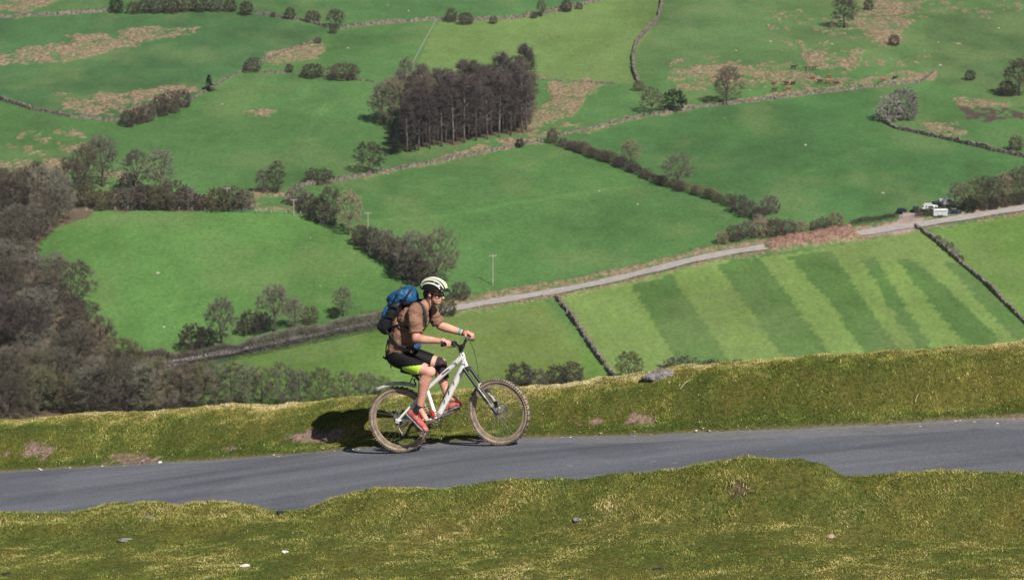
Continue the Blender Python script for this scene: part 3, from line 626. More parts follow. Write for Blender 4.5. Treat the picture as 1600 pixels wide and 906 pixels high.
one = [  # single trees and bushes: kind, base x, base y, height, twigs, width, label
 ('bush', 182, 21, 27, 'dark', .8, 'dark evergreen bush at the left end of the top hedge line'),
 ('bush', 385, 24, 25, 'dusk', .9, 'dark round bush at the right end of the top left thicket'),
 ('bush', 427, 27, 9, 'dusk', 1, 'tiny dark bush on the top wall'),
 ('bush', 453, 31, 21, 'dusk', .9, 'upright dark bush on the top wall beside the tiny one'),
 ('bush_wide', 489, 35, 20, 'dusk', .9, 'wide dark bush on the top wall left of the bent corner'),
 ('bare', 525, 44, 32, 'dusk', 1.3, 'dark tree at the corner where the top stone wall begins'),
 ('bush', 521, 53, 18, 'dusk', .7, 'small dark bush just below the wall corner tree'),
 ('bush', 497, 69, 12, 'dusk', 1, 'small bush on the diagonal wall above the orange bracken'),
 ('bush_wide', 394, 113, 25, 'dusk', .8, 'rounded dark bush below the small bracken patch'),
 ('bush', 452, 114, 16, 'dusk', .8, 'small lone bush left of the two broad bushes'),
 ('bush_wide', 488, 122, 25, 'brown', 1.0, 'left of the two broad bushes on the mid field wall'),
 ('bush_wide', 535, 124, 28, 'brown', 1.35, 'right and larger of the two broad bushes on the field wall'),
 ('conifer', 327, 143, 27, 'dark', 1.9, 'small dark evergreen standing alone on the diagonal boundary'),
 ('bush', 705, 35, 24, 'dusk', .8, 'tall dark bush leftmost of three on the top middle wall'),
 ('bush_wide', 728, 39, 21, 'dusk', .8, 'broad dark bush middle of three on the top middle wall'),
 ('bush', 771, 38, 14, 'dusk', 1, 'small dark bush rightmost of three on the top middle wall'),
 ('slender', 846, 27, 30, 'grey', 1.5, 'small bare tree on the wall above the pale field'),
 ('bush', 834, 29, 12, 'dusk', 1, 'low dark bush at the foot of the small bare tree'),
 ('bush', 885, 19, 22, 'dusk', .8, 'dark bush near the wall end at the top edge'),
 ('bush', 905, 15, 12, 'brown', 1, 'small brown bush right of the dark one at the top edge'),
 ('bare', 1319, 44, 52, 'dusk', 1.2, 'large dense round dark tree in the top right pasture'),
 ('bush', 1357, 17, 20, 'dusk', .8, 'small dark bush right of the large round tree'),
 ('bush', 1397, 72, 20, 'brown', .9, 'brown bush at the foot of the bracken gully'),
 ('bush', 1516, 126, 19, 'dusk', .9, 'lone dark bush in the right hand pasture'),
 ('bare', 1592, 150, 62, 'brown', 1.2, 'tall round bare tree cut by the right edge of the picture'),
 ('bush_wide', 1574, 150, 26, 'dusk', .8, 'dark spreading bush left of the right edge tree'),
 ('bush', 1587, 236, 26, 'brown', .9, 'brown bush behind the curved wall at the right edge'),
 ('bush', 998, 142, 18, 'olive', 1, 'small olive bush at the lower end of the winding wall'),
 ('wide', 1018, 178, 46, 'brown', 1.0, 'spreading brown tree on the long wall left of the evergreen'),
 ('bush', 1054, 174, 38, 'dark', 1.0, 'dark evergreen bush on the long wall beside the brown tree'),
 ('bare', 1137, 164, 64, 'brown', 1.2, 'bare round tree with visible trunk above the long wall'),
 ('bush', 1390, 190, 44, 'pale', .9, 'pale grey willow bush, lower one of the pair at the field corner'),
 ('bush', 1412, 187, 54, 'pale', .9, 'pale grey willow bush, taller one of the pair at the field corner'),
 ('bush', 863, 224, 26, 'brown', .7, 'upright bush where the long hedge starts'),
 ('bush', 812, 231, 17, 'dark', .8, 'small dark bush on the wall in front of the wood'),
 ('bare', 985, 256, 40, 'tan', 1.3, 'pale yellowish bare tree rising behind the long hedge'),
 ('wide', 1060, 292, 58, 'grey', 1.0, 'round fine twigged grey tree rising behind the long hedge'),
 ('bush', 1203, 334, 32, 'grey', 1.0, 'grey bush near the lower end of the long hedge'),
 ('wide', 578, 272, 54, 'dusk', 1.1, 'dark bare tree leaning over the wall left of the wood'),
 ('bush_wide', 500, 286, 26, 'brown', 1.3, 'long low russet brown bush left of the leaning tree'),
 ('slender', 432, 304, 56, 'dusk', 1.5, 'taller dark tree of the pair beside the rough corner'),
 ('slender', 412, 304, 44, 'grey', 1.6, 'shorter grey tree of the pair beside the rough corner'),
 ('bare', 545, 368, 76, 'tan', .85, 'tall pale tan tree in the curving tree belt'),
 ('bare', 517, 352, 66, 'dusk', .8, 'dark tree just left of the pale tan one'),
 ('wide', 683, 446, 96, 'brown', .85, 'largest bare tree at the lower end of the belt behind the rider'),
 ('bare', 648, 442, 88, 'grey', .9, 'grey bare tree left of the largest one behind the rider'),
 ('bush', 719, 469, 33, 'dusk', 1.0, 'dark round bush right of the helmet'),
 ('bush', 699, 494, 36, 'olive', .8, 'olive bush behind the rider\'s chin'),
 ('bare', 346, 537, 78, 'grey', 1.0, 'bare tree at the left of the lane hedge above the river trees'),
 ('bare', 429, 518, 80, 'grey', 1.0, 'tallest bare tree standing over the lane hedge'),
 ('slender', 461, 514, 54, 'grey', 1.5, 'thin bare tree right of the tallest over the lane hedge'),
 ('bare', 536, 494, 50, 'grey', 1.0, 'small bare tree nearest the rider over the lane hedge'),
 ('bush', 300, 548, 48, 'dusk', .9, 'dark bush at the lower left corner of the bright field'),
 ('bush', 322, 543, 36, 'dark', .9, 'evergreen bush under the left bare tree of the lane hedge'),
 ('bush', 390, 524, 44, 'dusk', .9, 'dark bush left of the tallest lane tree'),
 ('bush', 410, 520, 36, 'dark', .8, 'evergreen bush at the foot of the tallest lane tree'),
 ('bush', 484, 506, 32, 'olive', 1.0, 'olive rounded bush between the lane trees'),
 ('bush', 522, 497, 20, 'dark', .9, 'low evergreen bush under the small lane tree'),
 ('bush', 49, 418, 28, 'blossom', .8, 'white blossoming bush at the edge of the left wood'),
 ('bush', 1514, 333, 30, 'dark', .8, 'black green bush beside the parked trailer'),
 ('bush', 811, 606, 46, 'dusk', 1.0, 'dark bush peeping over the bank right of the front wheel'),
 ('bush', 838, 610, 38, 'grey', 1.0, 'grey bush between two dark ones behind the bank'),
 ('bush', 869, 604, 38, 'dusk', 1.0, 'dark bush left of the round one behind the bank'),
 ('bush', 893, 602, 42, 'dusk', .9, 'round brown bush behind the bank left of the dark wall'),
 ('wide', 983, 602, 58, 'olive', .9, 'greyish olive round tree by the foot of the dark wall'),
 ('bush_wide', 1062, 590, 36, 'purple', 1.4, 'long purple brown bush behind the bank'),
 ('bush', 1113, 582, 24, 'purple', 1.4, 'lower purple bush behind the bank'),
 ('bush', 1153, 577, 18, 'dusk', 1.2, 'smallest dark bush tops showing over the bank'),
]
for k, x, y, h, mt, wd, lab in one: plant(k, x, y, h, mt, lab, None, wd)
ORD = 'first second third fourth fifth sixth seventh eighth ninth tenth eleventh twelfth thirteenth'.split()
def row(kind, pts, mats, label, group, wide=1.0):
    rank = {p: k for k, p in enumerate(sorted(pts))}
    for i, p in enumerate(pts):
        lab = label if len(pts) > 13 else ORD[rank[p]] + ' from the left, ' + label
        plant(kind, p[0], p[1], p[2], mats[i % len(mats)], lab, group, wide)
row('bush', [(208, 22, 22), (226, 21, 25), (246, 21, 27), (268, 21, 28), (292, 19, 28), (315, 19, 27), (338, 19, 25), (360, 19, 22)], ['brown', 'dusk', 'grey', 'dusk'], 'brown bush in the thicket along the top left field edge', 'thicket at the top left', 1.0)
row('bush', [(200, 198, 30), (215, 194, 30), (230, 190, 33), (250, 182, 36), (268, 176, 38), (286, 168, 32)], ['dusk', 'brown', 'grey'], 'grey brown bush in the diagonal clump beside the bracken', 'diagonal clump of bushes', .85)
row('bush', [(465, 322, 36), (480, 333, 36), (497, 345, 40), (512, 352, 34), (566, 384, 36), (580, 392, 42), (597, 402, 48), (612, 410, 48), (626, 420, 50), (640, 436, 52), (660, 446, 46)], ['grey', 'brown', 'dusk'], 'scrubby bush in the curving belt between the two bright fields', 'bushes of the curving belt', .95)
row('bare', [(160, 292, 88), (135, 300, 80), (212, 302, 74), (250, 304, 76), (110, 330, 92), (92, 340, 80)], ['grey', 'brown', 'grey'], 'tall bare tree standing above the scrub at the upper left', 'bare trees above the scrub', .9)
row('bush', [(160, 328, 34), (182, 326, 36), (204, 327, 38), (226, 327, 42), (248, 327, 44), (272, 327, 50), (292, 327, 38), (312, 328, 28), (340, 329, 40), (362, 329, 42), (380, 329, 36), (200, 300, 34), (140, 322, 40)], ['olive', 'brown', 'grey', 'purple'], 'leafless scrub bush along the top of the bright left field', 'scrub above the bright field', 1.0)
row('bush', [(1128, 381, 22), (1146, 377, 28), (1166, 373, 32), (1188, 371, 34), (1210, 370, 32), (1232, 368, 28), (1252, 366, 24), (1272, 361, 18), (1286, 358, 22), (1306, 356, 28)], ['tan', 'brown', 'grey'], 'fawn bush in the hedge beside the valley lane', 'bushes beside the lane', 1.0)
row('bush', [(1140, 322, 22), (1156, 332, 30), (1170, 339, 30), (1186, 343, 24)], ['brown', 'purple', 'grey'], 'brown bush at the lane end of the long hedge', 'bushes at the hedge end', 1.0)
row('bush', [(1457, 372, 10), (1466, 379, 13), (1475, 386, 16), (1484, 393, 18), (1493, 402, 17), (1501, 409, 12)], ['pale', 'grey'], 'small grey bush growing along the right hand field wall', 'bushes on the right wall', .9)
row('slender', [(1492, 328, 46), (1505, 330, 48), (1524, 330, 58), (1538, 329, 58), (1552, 327, 56), (1566, 325, 60), (1580, 322, 62), (1594, 320, 66), (1608, 318, 68)], ['grey', 'tan', 'olive', 'brown'], 'slim bare tree in the row behind the trailer', 'slim trees by the right lane', 1.3)
row('bush', [(1534, 329, 22), (1550, 327, 22), (1568, 324, 24), (1586, 321, 26), (1602, 319, 26)], ['brown', 'dusk'], 'brown undergrowth bush under the slim right edge trees', 'undergrowth by the right lane', 1.0)
row('slender', [(225, 656, 100), (243, 654, 106), (262, 652, 98), (285, 650, 96), (300, 650, 84), (318, 648, 96), (338, 646, 88), (362, 645, 88), (384, 644, 84), (410, 642, 78), (468, 640, 70)], ['grey', 'olive', 'grey', 'brown'], 'slender bare tree behind the grass bank', 'slender trees behind the bank', 1.35)
row('wide', [(440, 644, 84), (500, 640, 72), (540, 636, 62), (574, 633, 56), (602, 630, 48)], ['grey', 'olive', 'brown'], 'rounded bare tree behind the grass bank left of the bicycle', 'rounded trees behind the bank', .8)
row('bush', [(230, 660, 30), (262, 658, 30), (300, 655, 24), (345, 652, 20), (390, 650, 16), (440, 648, 14), (520, 642, 18), (560, 640, 26), (590, 636, 28)], ['dark', 'dusk'], 'dark undergrowth bush at the foot of the riverside trees', 'undergrowth behind the bank', 1.2)
row('bush', [(880, 229, 16), (893, 235, 18), (906, 240, 15), (925, 247, 19), (944, 253, 17), (968, 262, 18), (986, 270, 15), (1010, 279, 19), (1035, 289, 17), (1062, 299, 18), (1088, 305, 16), (1108, 311, 19), (1124, 317, 16)], ['brown', 'purple', 'dusk', 'olive'], 'bushy growth along the long dividing hedge', 'growth along the long hedge', 1.0)
# the mixed plantation
WOODP = [(614, 238), (700, 224), (832, 206), (828, 176), (770, 176), (690, 186), (630, 200)]
rw = random.Random(4)
row('bare', [(612, 200, 86), (632, 196, 92), (648, 190, 84), (596, 196, 70)], ['tan', 'grey'], 'pale twiggy tree at the left end of the plantation', 'pale trees of the plantation', .8)
plant('slender', 634, 140, 54, 'grey', 'thin grey tree rising behind the pale plantation trees', None, 1.3)
row('conifer', [(618, 240, 46), (642, 238, 44), (742, 214, 52), (664, 208, 78), (722, 190, 76), (800, 196, 70), (770, 186, 80), (690, 196, 70), (812, 190, 84), (640, 208, 62), (615, 242, 52), (655, 190, 66), (672, 192, 74), (705, 188, 72), (740, 184, 80)], ['dark'], 'dark conifer among the birches of the plantation', 'conifers of the plantation', 1.0)
row('birch', [(x, 238 - (x - 640) * 0.165 - (i % 3) * 5, 84 + (i * 37 % 31)) for i, x in enumerate(range(636, 830, 6))], ['purple', 'purple', 'brown'], 'tall pale stemmed birch along the front of the plantation', 'front birches of the plantation', 1.15)
row('birch', [(636 + i * 8.1, 216 - i * 1.35 - (i % 4) * 5, 76 + (i * 53 % 33)) for i in range(24)], ['purple', 'dusk', 'purple'], 'purple twigged birch within the plantation', 'inner birches of the plantation', 1.2)
# wood along the left edge, thick with bare trees
LW = [(-60, 330), (30, 322), (96, 332), (60, 380), (50, 430), (96, 470), (145, 545), (190, 600), (215, 655), (-60, 672)]
cnt = 0
pts = []
while len(pts) < 78:
    x = rw.uniform(-50, 215); y = rw.uniform(322, 668)
    if not inpoly(np.array([x]), np.array([y]), LW)[0]: continue
    if any(abs(x - a) < 10 and abs(y - b) < 9 for a, b in pts): continue
    pts.append((x, y))
for i, (x, y) in enumerate(pts):
    low = y > 560; k = rw.choice(['bare', 'bare', 'wide', 'slender']); mt = rw.choice(['brown', 'purple', 'dusk', 'dusk', 'grey'] if not low else ['grey', 'dusk', 'brown', 'olive', 'grey'])
    plant(k, x, y, rw.uniform(60, 104), mt, '%s bare tree in the %s part of the wood along the left edge' % ({'bare': 'rounded', 'wide': 'spreading', 'slender': 'slender'}[k] + ' ' + {'dusk': 'dark', 'purple': 'purplish'}.get(mt, mt), 'lower' if low else 'upper' if y < 440 else 'middle'), 'trees of the left wood' if not low else 'trees of the lower left wood', rw.uniform(.85, 1.15) * (1.4 if k == 'slender' else 1))
row('bush', [(20, 470, 40), (60, 520, 44), (18, 540, 44), (100, 560, 40), (35, 590, 46), (120, 620, 40), (70, 640, 40), (170, 610, 40)], ['dark', 'dusk', 'olive'], 'evergreen bush half hidden among the left edge trees', 'evergreens of the left wood', 1.0)

def along(pl, step):
    P3 = [hit(a, b) for a, b in pl]; out = []
    for a, b in zip(P3[:-1], P3[1:]):
        n = max(1, int((b - a).length / step))
        for k in range(n): q = a + (b - a) * k / n; out.append(Vector((q.x, q.y, float(H(q.x, q.y)))))
    out.append(P3[-1]); return out
def hedge(pl, hgt, wid, mat, label, dens=70, seed=0, var=.35):
    rnd = random.Random(seed); path = along(pl, 0.8); V = []; Fs = []; st = MB(); o0 = path[0].copy(); wid *= 1.25; dens *= 3.2
    for i in range(len(path) - 1):
        a, b = path[i], path[i + 1]; t = (b - a); s = Vector((-t.y, t.x, 0)).normalized()
        hh = hgt * (1 - var * 1.1 + 2.0 * var * float(vnoise(np.array([i * .21]), np.array([seed * 3.1]), 5)[0])); wloc = .7 + .6 * float(vnoise(np.array([i * .21 + 50]), np.array([seed * 3.1]), 7)[0])
        if i % 4 == 0: st.tube([a - o0 + Vector((0, 0, -.1)), a - o0 + s * rnd.uniform(-.3, .3) + Vector((0, 0, hh * .8))], [.06, .02], 4)
        for k in range(int(dens * 0.8 * hh / 2)):
            an = rnd.uniform(0, math.pi); rr = rnd.uniform(.5, 1) ** .5
            off = s * math.cos(an) * wid * .5 * rr * wloc + Vector((0, 0, math.sin(an) ** .6 * hh * rr)) + t * rnd.random()
            d = s * math.cos(an) + Vector((0, 0, math.sin(an) + .2)) + Vector((rnd.gauss(0, .5), rnd.gauss(0, .5), rnd.gauss(0, .5)))
            sliver(V, Fs, a - o0 + off, d, rnd.uniform(.3, 1.0) if rnd.random() < .4 else rnd.uniform(.25, .5), rnd.uniform(.03, .06), rnd)
    f = MB(); f.v = [tuple(v) for v in V]; f.f = Fs; f.mi = [0] * len(Fs); f.add(st.v, st.f, 1)
    o = f.build('hedge', [M[mat], M['bark']], None, False, fixn=False); o.location = o0; tag(o, label, 'hedge')
hedge([(872, 226), (900, 236), (930, 247), (962, 258)], 2.8, 2.6, 'brown', 'upper stretch of the long hedge dividing the two middle fields', 75, 1, .55)
hedge([(962, 258), (1000, 273), (1040, 290)], 2.4, 2.6, 'purple', 'middle purplish stretch of the long dividing hedge', 75, 2, .55)
hedge([(1040, 290), (1085, 302), (1124, 314)], 2.2, 2.6, 'olive', 'olive lower stretch of the long dividing hedge', 75, 3, .55)
hedge([(392, 556), (470, 540), (540, 525), (604, 513), (640, 504)], 4.4, 2.6, 'grey', 'clipped fawn hedge beside the lane left of the rider', 130, 4, .15)
hedge([(200, 572), (260, 574), (320, 570), (392, 556)], 4.0, 3.5, 'purple', 'ragged purple hedge running into the left wood', 80, 5)
hedge([(1330, 352), (1370, 345), (1402, 340)], 1.3, 1.6, 'brown', 'low brown hedge along the lane left of the gateway', 90, 6)
hedge([(1430, 340), (1455, 337), (1478, 334)], 2.0, 1.6, 'brown', 'short brown hedge hiding the parked vehicles', 110, 7, .1)
hedge([(1180, 346), (1250, 358), (1120, 384)][:1] + [(1200, 352), (1225, 356)], 2, 2, 'grey', 'short grey hedge joining the long hedge to the lane', 80, 8)
def wall(pl, hgt, wid, label, seed=0, mat='stone_wall', gaps=0):
    rnd = random.Random(seed); path = along(pl, 1.3); mb = MB(); o0 = path[0].copy()
    for i in range(len(path) - 1):
        a, b = path[i] - o0, path[i + 1] - o0
        if gaps and rnd.random() < gaps: continue
        t = (b - a); L = t.length
        if L < 1e-3: continue
        an = math.atan2(t.y, t.x); rot = Matrix.Rotation(an, 3, 'Z') @ Matrix.Rotation(-math.atan2(t.z, math.hypot(t.x, t.y)), 3, 'Y')
        hh = hgt * rnd.uniform(.62, 1.12) * (.75 + .5 * float(fbm(np.array([i * .15]), np.array([seed * 1.7]), 6, 2)[0])); mid = (a + b) / 2
        for k in range(3):
            mb.box(mid + rot @ Vector(((k - 1) * L / 3, rnd.uniform(-.12, .12), hh * .5 - .15)), (L / 6 * 1.02, wid / 2 * rnd.uniform(.7, 1.15), hh / 2 * rnd.uniform(.7, 1.2) + .1), rot @ Matrix.Rotation(rnd.uniform(-.12, .12), 3, 'Z'))
    root = mb.build('stone_wall', M[mat], None, False); root.location = o0; tag(root, label, 'wall'); return root
wall([(-80, 33), (0, 29), (90, 25), (172, 19)], 1.5, .8, 'dark stone wall at the top left corner', 1)
wall([(398, 23), (430, 27), (470, 33), (512, 44)], 1.3, .7, 'short stone wall under the dark top bushes', 2)
wall([(530, 47), (560, 42), (610, 37), (680, 32), (740, 33), (800, 31), (850, 22), (945, 0), (1000, -14)], 1.5, .9, 'long pale stone wall above the pale field', 3)
wall([(1036, -20), (1034, 10), (1029, 30), (1012, 48), (996, 66), (989, 88), (990, 112), (998, 132)], 1.6, .9, 'winding stone wall running down the top middle', 4)
wall([(-60, 148), (0, 156), (50, 172), (110, 184), (190, 192)], 1.4, .8, 'curved dark stone wall at the left below the bracken', 5)
wall([(200, 198), (290, 162), (330, 138), (400, 101), (440, 84), (498, 62)], 0.9, .7, 'broken diagonal wall past the small evergreen', 6, gaps=.25)
wall([(400, 113), (452, 116), (560, 126), (590, 130)], 1.0, .7, 'low wall under the two broad bushes', 7, gaps=.2)
wall([(462, 294), (530, 284), (600, 270), (700, 251), (800, 231), (850, 222)], 1.3, .8, 'low stone wall in front of the plantation', 8)
wall([(868, 214), (920, 203), (990, 187), (1100, 168), (1200, 157), (1330, 141), (1440, 129), (1458, 116)], 1.2, .8, 'long stone wall climbing to the right above the big field', 9)
wall([(1378, 190), (1400, 202), (1470, 217), (1550, 236), (1640, 256)], 1.5, .9, 'curved dark wall sweeping to the right edge', 10)
wall([(869, 466), (884, 484), (900, 507), (930, 552), (962, 596), (975, 620)], 1.5, .8, 'straight dark wall left of the striped field', 11, gaps=.08)
wall([(1430, 354), (1465, 380), (1500, 411), (1540, 444), (1575, 480), (1640, 545)], 1.2, .8, 'wall with bushes at the right of the striped field', 12)
wall([(645, 119), (740, 121), (830, 124), (960, 132)], .8, .6, 'low wall along the bottom of the pale field', 13, gaps=.3)
def fence(pl, label, step=3.0):
    path = along(pl, step); mb = empty('fence', path[0], 0, label, 'fence'); o0 = path[0]
    w_ = MB()
    for hgt in (.5, .95): w_.tube([p - o0 + Vector((0, 0, hgt)) for p in path], .02, 3, False)
    w_.build('wire', M['metal'], mb)
    pm = MB(); pm.tube([(0, 0, -.2), (0, 0, 1.2)], .09, 6); pd = pm.data('post', M['pole'])
    for p in path[:95]:
        o = bpy.data.objects.new('post', pd); COL.objects.link(o); o.parent = mb; o.location = p - o0
fence([(110, 334), (160, 330), (300, 330), (400, 333), (470, 337)], 'post and wire fence along the top of the bright left field', 3.6)
fence([(682, 34), (664, 66), (646, 100), (645, 118)], 'fence line between the dark green and pale top fields')
fence([(1262, 112), (1300, 108)], 'short fence near the grazing cattle')
def gate(px, py, n, label):
    p = hit(px, py); g = empty('field_gate', p, R(12), label, 'gate'); m_ = MB()
    for z in (.25, .5, .75, 1.0, 1.25): m_.box((1.6, 0, z), (1.6, .03, .045))
    m_.box((0, 0, .75), (.05, .04, .6)); m_.box((3.2, 0, .75), (.05, .04, .6)); m_.tube([(0, .04, .25), (3.2, .04, 1.25)], .035, 4); m_.build('gate_bars', M['pole'], g, False)
    for x in (-.2, 3.4): q = MB(); q.box((x, 0, .7), (.1, .1, .9)); q.build('gate_post', M['pole'], g, False)
gate(850, 464, 0, 'pale wooden field gate beside the lane above the dark wall')
gate(1412, 341, 0, 'pale gate at the entrance to the vehicle park')
def upole(px, py, hpx, label, wide=True):
    p = hit(px, py); s = hpx / (F / p.y); g = empty('utility_pole', p, R(15), label, 'pole')
    m_ = MB(); m_.tube([(0, 0, -.3), (0, 0, s)], [.16, .12], 8); m_.build('post', M['pole'], g)
    a = MB(); a.box((0, 0, s - .25), (1.0, .09, .09)); a.build('crossarm', M['pole'], g, False)
    for x in (-.9, 0, .9): i_ = MB(); i_.tube([(x, 0, s - .15), (x, 0, s + .15)], [.07, .05], 6); i_.build('insulator', M['metal'], g)
upole(770, 446, 48, 'utility pole standing in the field above the lane')
upole(355, 331, 38, 'utility pole in front of the scrub bushes')
upole(575, 362, 30, 'utility pole showing behind the curving tree belt')
upole(459, 337, 26, 'short utility pole beside the rough corner')

# pale stones scattered in the fields
M['stone'] = simple('limestone', (0.46, 0.43, 0.36), (0.28, 0.25, 0.20), 4, 0.9)
def rock(loc, r, seed, name, mat, label, group=None, sq=(1, 1, .6)):
    bm = bmesh.new(); bmesh.ops.create_icosphere(bm, subdivisions=3, radius=1); rr = random.Random(seed); ph = [rr.uniform(0, 6) for _ in range(6)]
    for v in bm.verts:
        c = v.co; k = 1 + .16 * math.sin(c.x * 3.1 + ph[0]) + .14 * math.sin(c.y * 3.7 + ph[1] + c.z) + .1 * math.sin(c.z * 5 + ph[2] + c.x * 3) + rr.uniform(-.03, .03)
        v.co = Vector((c.x * k * sq[0], c.y * k * sq[1], c.z * k * sq[2])) * r
    me = bpy.data.meshes.new(name); bm.to_mesh(me); bm.free(); me.materials.append(mat)
    o = bpy.data.objects.new(name, me); COL.objects.link(o); o.location = loc; o.rotation_euler[2] = rr.uniform(0, 6); tag(o, label, 'stone', group); return o
for i, (x, y) in enumerate([(485, 373), (996, 320), (1380, 303), (272, 512), (256, 512), (246, 428), (500, 448), (936, 300), (1258, 228), (1132, 186), (347, 164), (1204, 66), (1172, 142), (1466, 67), (1469, 103), (606, 9), (638, 18), (544, 76), (1122, 48), (1150, 80), (1560, 45), (1270, 448), (1300, 70), (150, 545)]):
    p = hit(x, y); rock(p + Vector((0, 0, .1)), .26 + .12 * (i % 3), i, 'field_stone', M['stone'], 'small pale stone lying out in the valley pasture', 'pale stones in the pasture')

# cattle
def make_cow():
    m_ = MB()
    m_.ell((0, 0, 1.0), (.80, .32, .36)); m_.ell((-.55, 0, 1.02), (.34, .32, .36)); m_.ell((.5, 0, 1.02), (.36, .30, .37))
    m_.cap((.72, 0, 1.15), (1.08, 0, 1.25), .21, .14); m_.cap((1.1, 0, 1.27), (1.42, 0, 1.12), .14, .085); m_.ell((-.1, 0, .78), (.5, .26, .2))
    for sx in (-.62, .55):
        for sy in (-.17, .17):
            kx = -.08 if sx < 0 else .03
            m_.cap((sx, sy, .85), (sx + kx, sy, .45), .14, .07); m_.cap((sx + kx, sy, .45), (sx, sy, .05), .06, .055, round1=False)
    m_.cap((-.88, 0, 1.22), (-.98, 0, .55), .04, .035)
    for s in (-1, 1): m_.ell((1.1, s * .17, 1.33), (.04, .11, .05))
    return m_
cow_me = None
cowm = {'black': simple('black_hide', (0.02, 0.018, 0.016), None, 4, .8), 'red': simple('russet_hide', (0.30, 0.12, 0.05), (0.2, 0.07, 0.03), 3, .8), 'brown': simple('dark_brown_hide', (0.09, 0.04, 0.025), None, 4, .8)}
tmp = make_cow().blob('body', cowm['red'], None, .045, 2); cow_me = tmp.data; bpy.data.objects.remove(tmp)
cl = {'black': 'black cow grazing in the rough top right pasture', 'red': 'orange brown cow grazing in the rough top right pasture', 'brown': 'dark brown cow grazing in the rough top right pasture'}
for i, (x, y, c) in enumerate([(1240, 109, 'black'), (1262, 111, 'brown'), (1272, 110, 'brown'), (1270, 126, 'red'), (1296, 123, 'red'), (1281, 131, 'black'), (1294, 131, 'red'), (1307, 134, 'brown'), (1239, 134, 'black'), (1229, 134, 'brown'), (1210, 134, 'red'), (1232, 142, 'red'), (1210, 144, 'brown'), (1380, 129, 'red'), (1398, 126, 'black')]):
    p = hit(x, y); c_ = bpy.data.objects.new('cow', cow_me); COL.objects.link(c_); c_.material_slots[0].link = 'OBJECT'; c_.material_slots[0].material = cowm[c]
    c_.location = p; c_.rotation_euler[2] = [0.2, 3.0, 0.5, 2.8, -.3, 3.4][i % 6]; c_.scale = (1.05,) * 3; tag(c_, cl[c], 'cow', 'cattle in the rough pasture')

# vehicles parked beside the lane
M['tyre_black'] = simple('rubber', (0.025, 0.025, 0.025), None, 10, .9)
M['glass'] = simple('window_glass', (0.03, 0.04, 0.05), None, 5, .12)
M['chrome'] = simple('steel', (0.55, 0.55, 0.56), (0.4, 0.4, 0.4), 8, .3, .9)
def vehicle(px, py, rz, kind, col, label, name='parked_car', cat='car'):
    p = hit(px, py); g = empty(name, p, rz, label, cat); L = {'car': 4.2, 'van': 4.9, 'pickup': 4.8}[kind]; W = .86
    prof = {'car': [(-2.1, .35), (-2.12, .85), (-1.95, 1.0), (-1.55, 1.42), (.15, 1.48), (.85, 1.02), (1.9, .88), (2.1, .6), (2.08, .3)],
            'van': [(-2.4, .4), (-2.45, 1.95), (-2.3, 2.1), (.9, 2.1), (1.6, 1.3), (2.3, 1.1), (2.45, .7), (2.42, .35)],
            'pickup': [(-2.35, .5), (-2.4, 1.1), (-1.0, 1.1), (-.95, 1.75), (-.7, 1.85), (.7, 1.85), (1.15, 1.2), (2.2, 1.1), (2.35, .8), (2.3, .45)]}[kind]
    b = MB(); b.prism(prof, -W, W); b.build('body', col, g, False, .06)
    wn = {'car': [(-1.5, 1.02), (-1.35, 1.36), (.1, 1.41), (.62, 1.02)], 'van': [(.0, 1.25), (.0, 1.9), (.85, 1.9), (1.35, 1.25)], 'pickup': [(-.8, 1.25), (-.75, 1.72), (.62, 1.72), (.98, 1.25)]}[kind]
    for s in (-1, 1): q = MB(); q.prism(wn, s * (W + .005) - .01, s * (W + .005) + .01); q.build('side_window', M['glass'], g, False)
    ws = {'car': ((.18, 1.45), (.86, 1.0)), 'van': ((.92, 2.05), (1.6, 1.32)), 'pickup': ((.72, 1.8), (1.15, 1.22))}[kind]
    q = MB(); a, c = ws; q.add([(a[0] + .02, -.7, a[1] + .0), (a[0] + .02, .7, a[1] + .0), (c[0] + .02, .74, c[1] + .03), (c[0] + .02, -.74, c[1] + .03)], [(0, 1, 2, 3)]); q.build('windscreen', M['glass'], g, False)
    for x in (-1.35, 1.35):
        for s in (-1, 1):
            t = MB(); t.tube([(x, s * (W - .12), .34), (x, s * (W + .04), .34)], .34, 18); wh = t.build('wheel', M['tyre_black'], g)
            t = MB(); t.tube([(x, s * (W + .03), .34), (x, s * (W + .055), .34)], .2, 14); t.build('rim', M['chrome'], wh)
    for s in (-1, 1): q = MB(); q.box((L / 2 - .03, s * .62, .75), (.05, .14, .08)); q.build('headlight', M['chrome'], g, False)
paint = lambda n, c: simple(n, c, tuple(x * .93 for x in c), 3, .3)
white = paint('white_paint', (0.8, 0.8, 0.78)); navy = paint('navy_paint', (0.015, 0.02, 0.035)); grey = paint('silver_paint', (0.45, 0.45, 0.44))
vehicle(1409, 333, R(62), 'car', navy, 'small black car alone in the field left of the gateway')
vehicle(1431, 331, R(80), 'car', navy, 'black car partly hidden at the left end of the white vehicles')
vehicle(1452, 331, R(12), 'pickup', white, 'white pickup in front of the white van', 'parked_pickup', 'pickup')
vehicle(1453, 326, R(12), 'car', white, 'white car behind the white pickup')
vehicle(1467, 323, R(25), 'car', navy, 'dark car behind the white vehicles')
vehicle(1479, 322, R(10), 'van', grey, 'pale grey van at the right end of the parked group', 'parked_van', 'van')
vehicle(1489, 336, R(10), 'pickup', navy, 'dark pickup towing the silver livestock trailer', 'parked_pickup', 'pickup')
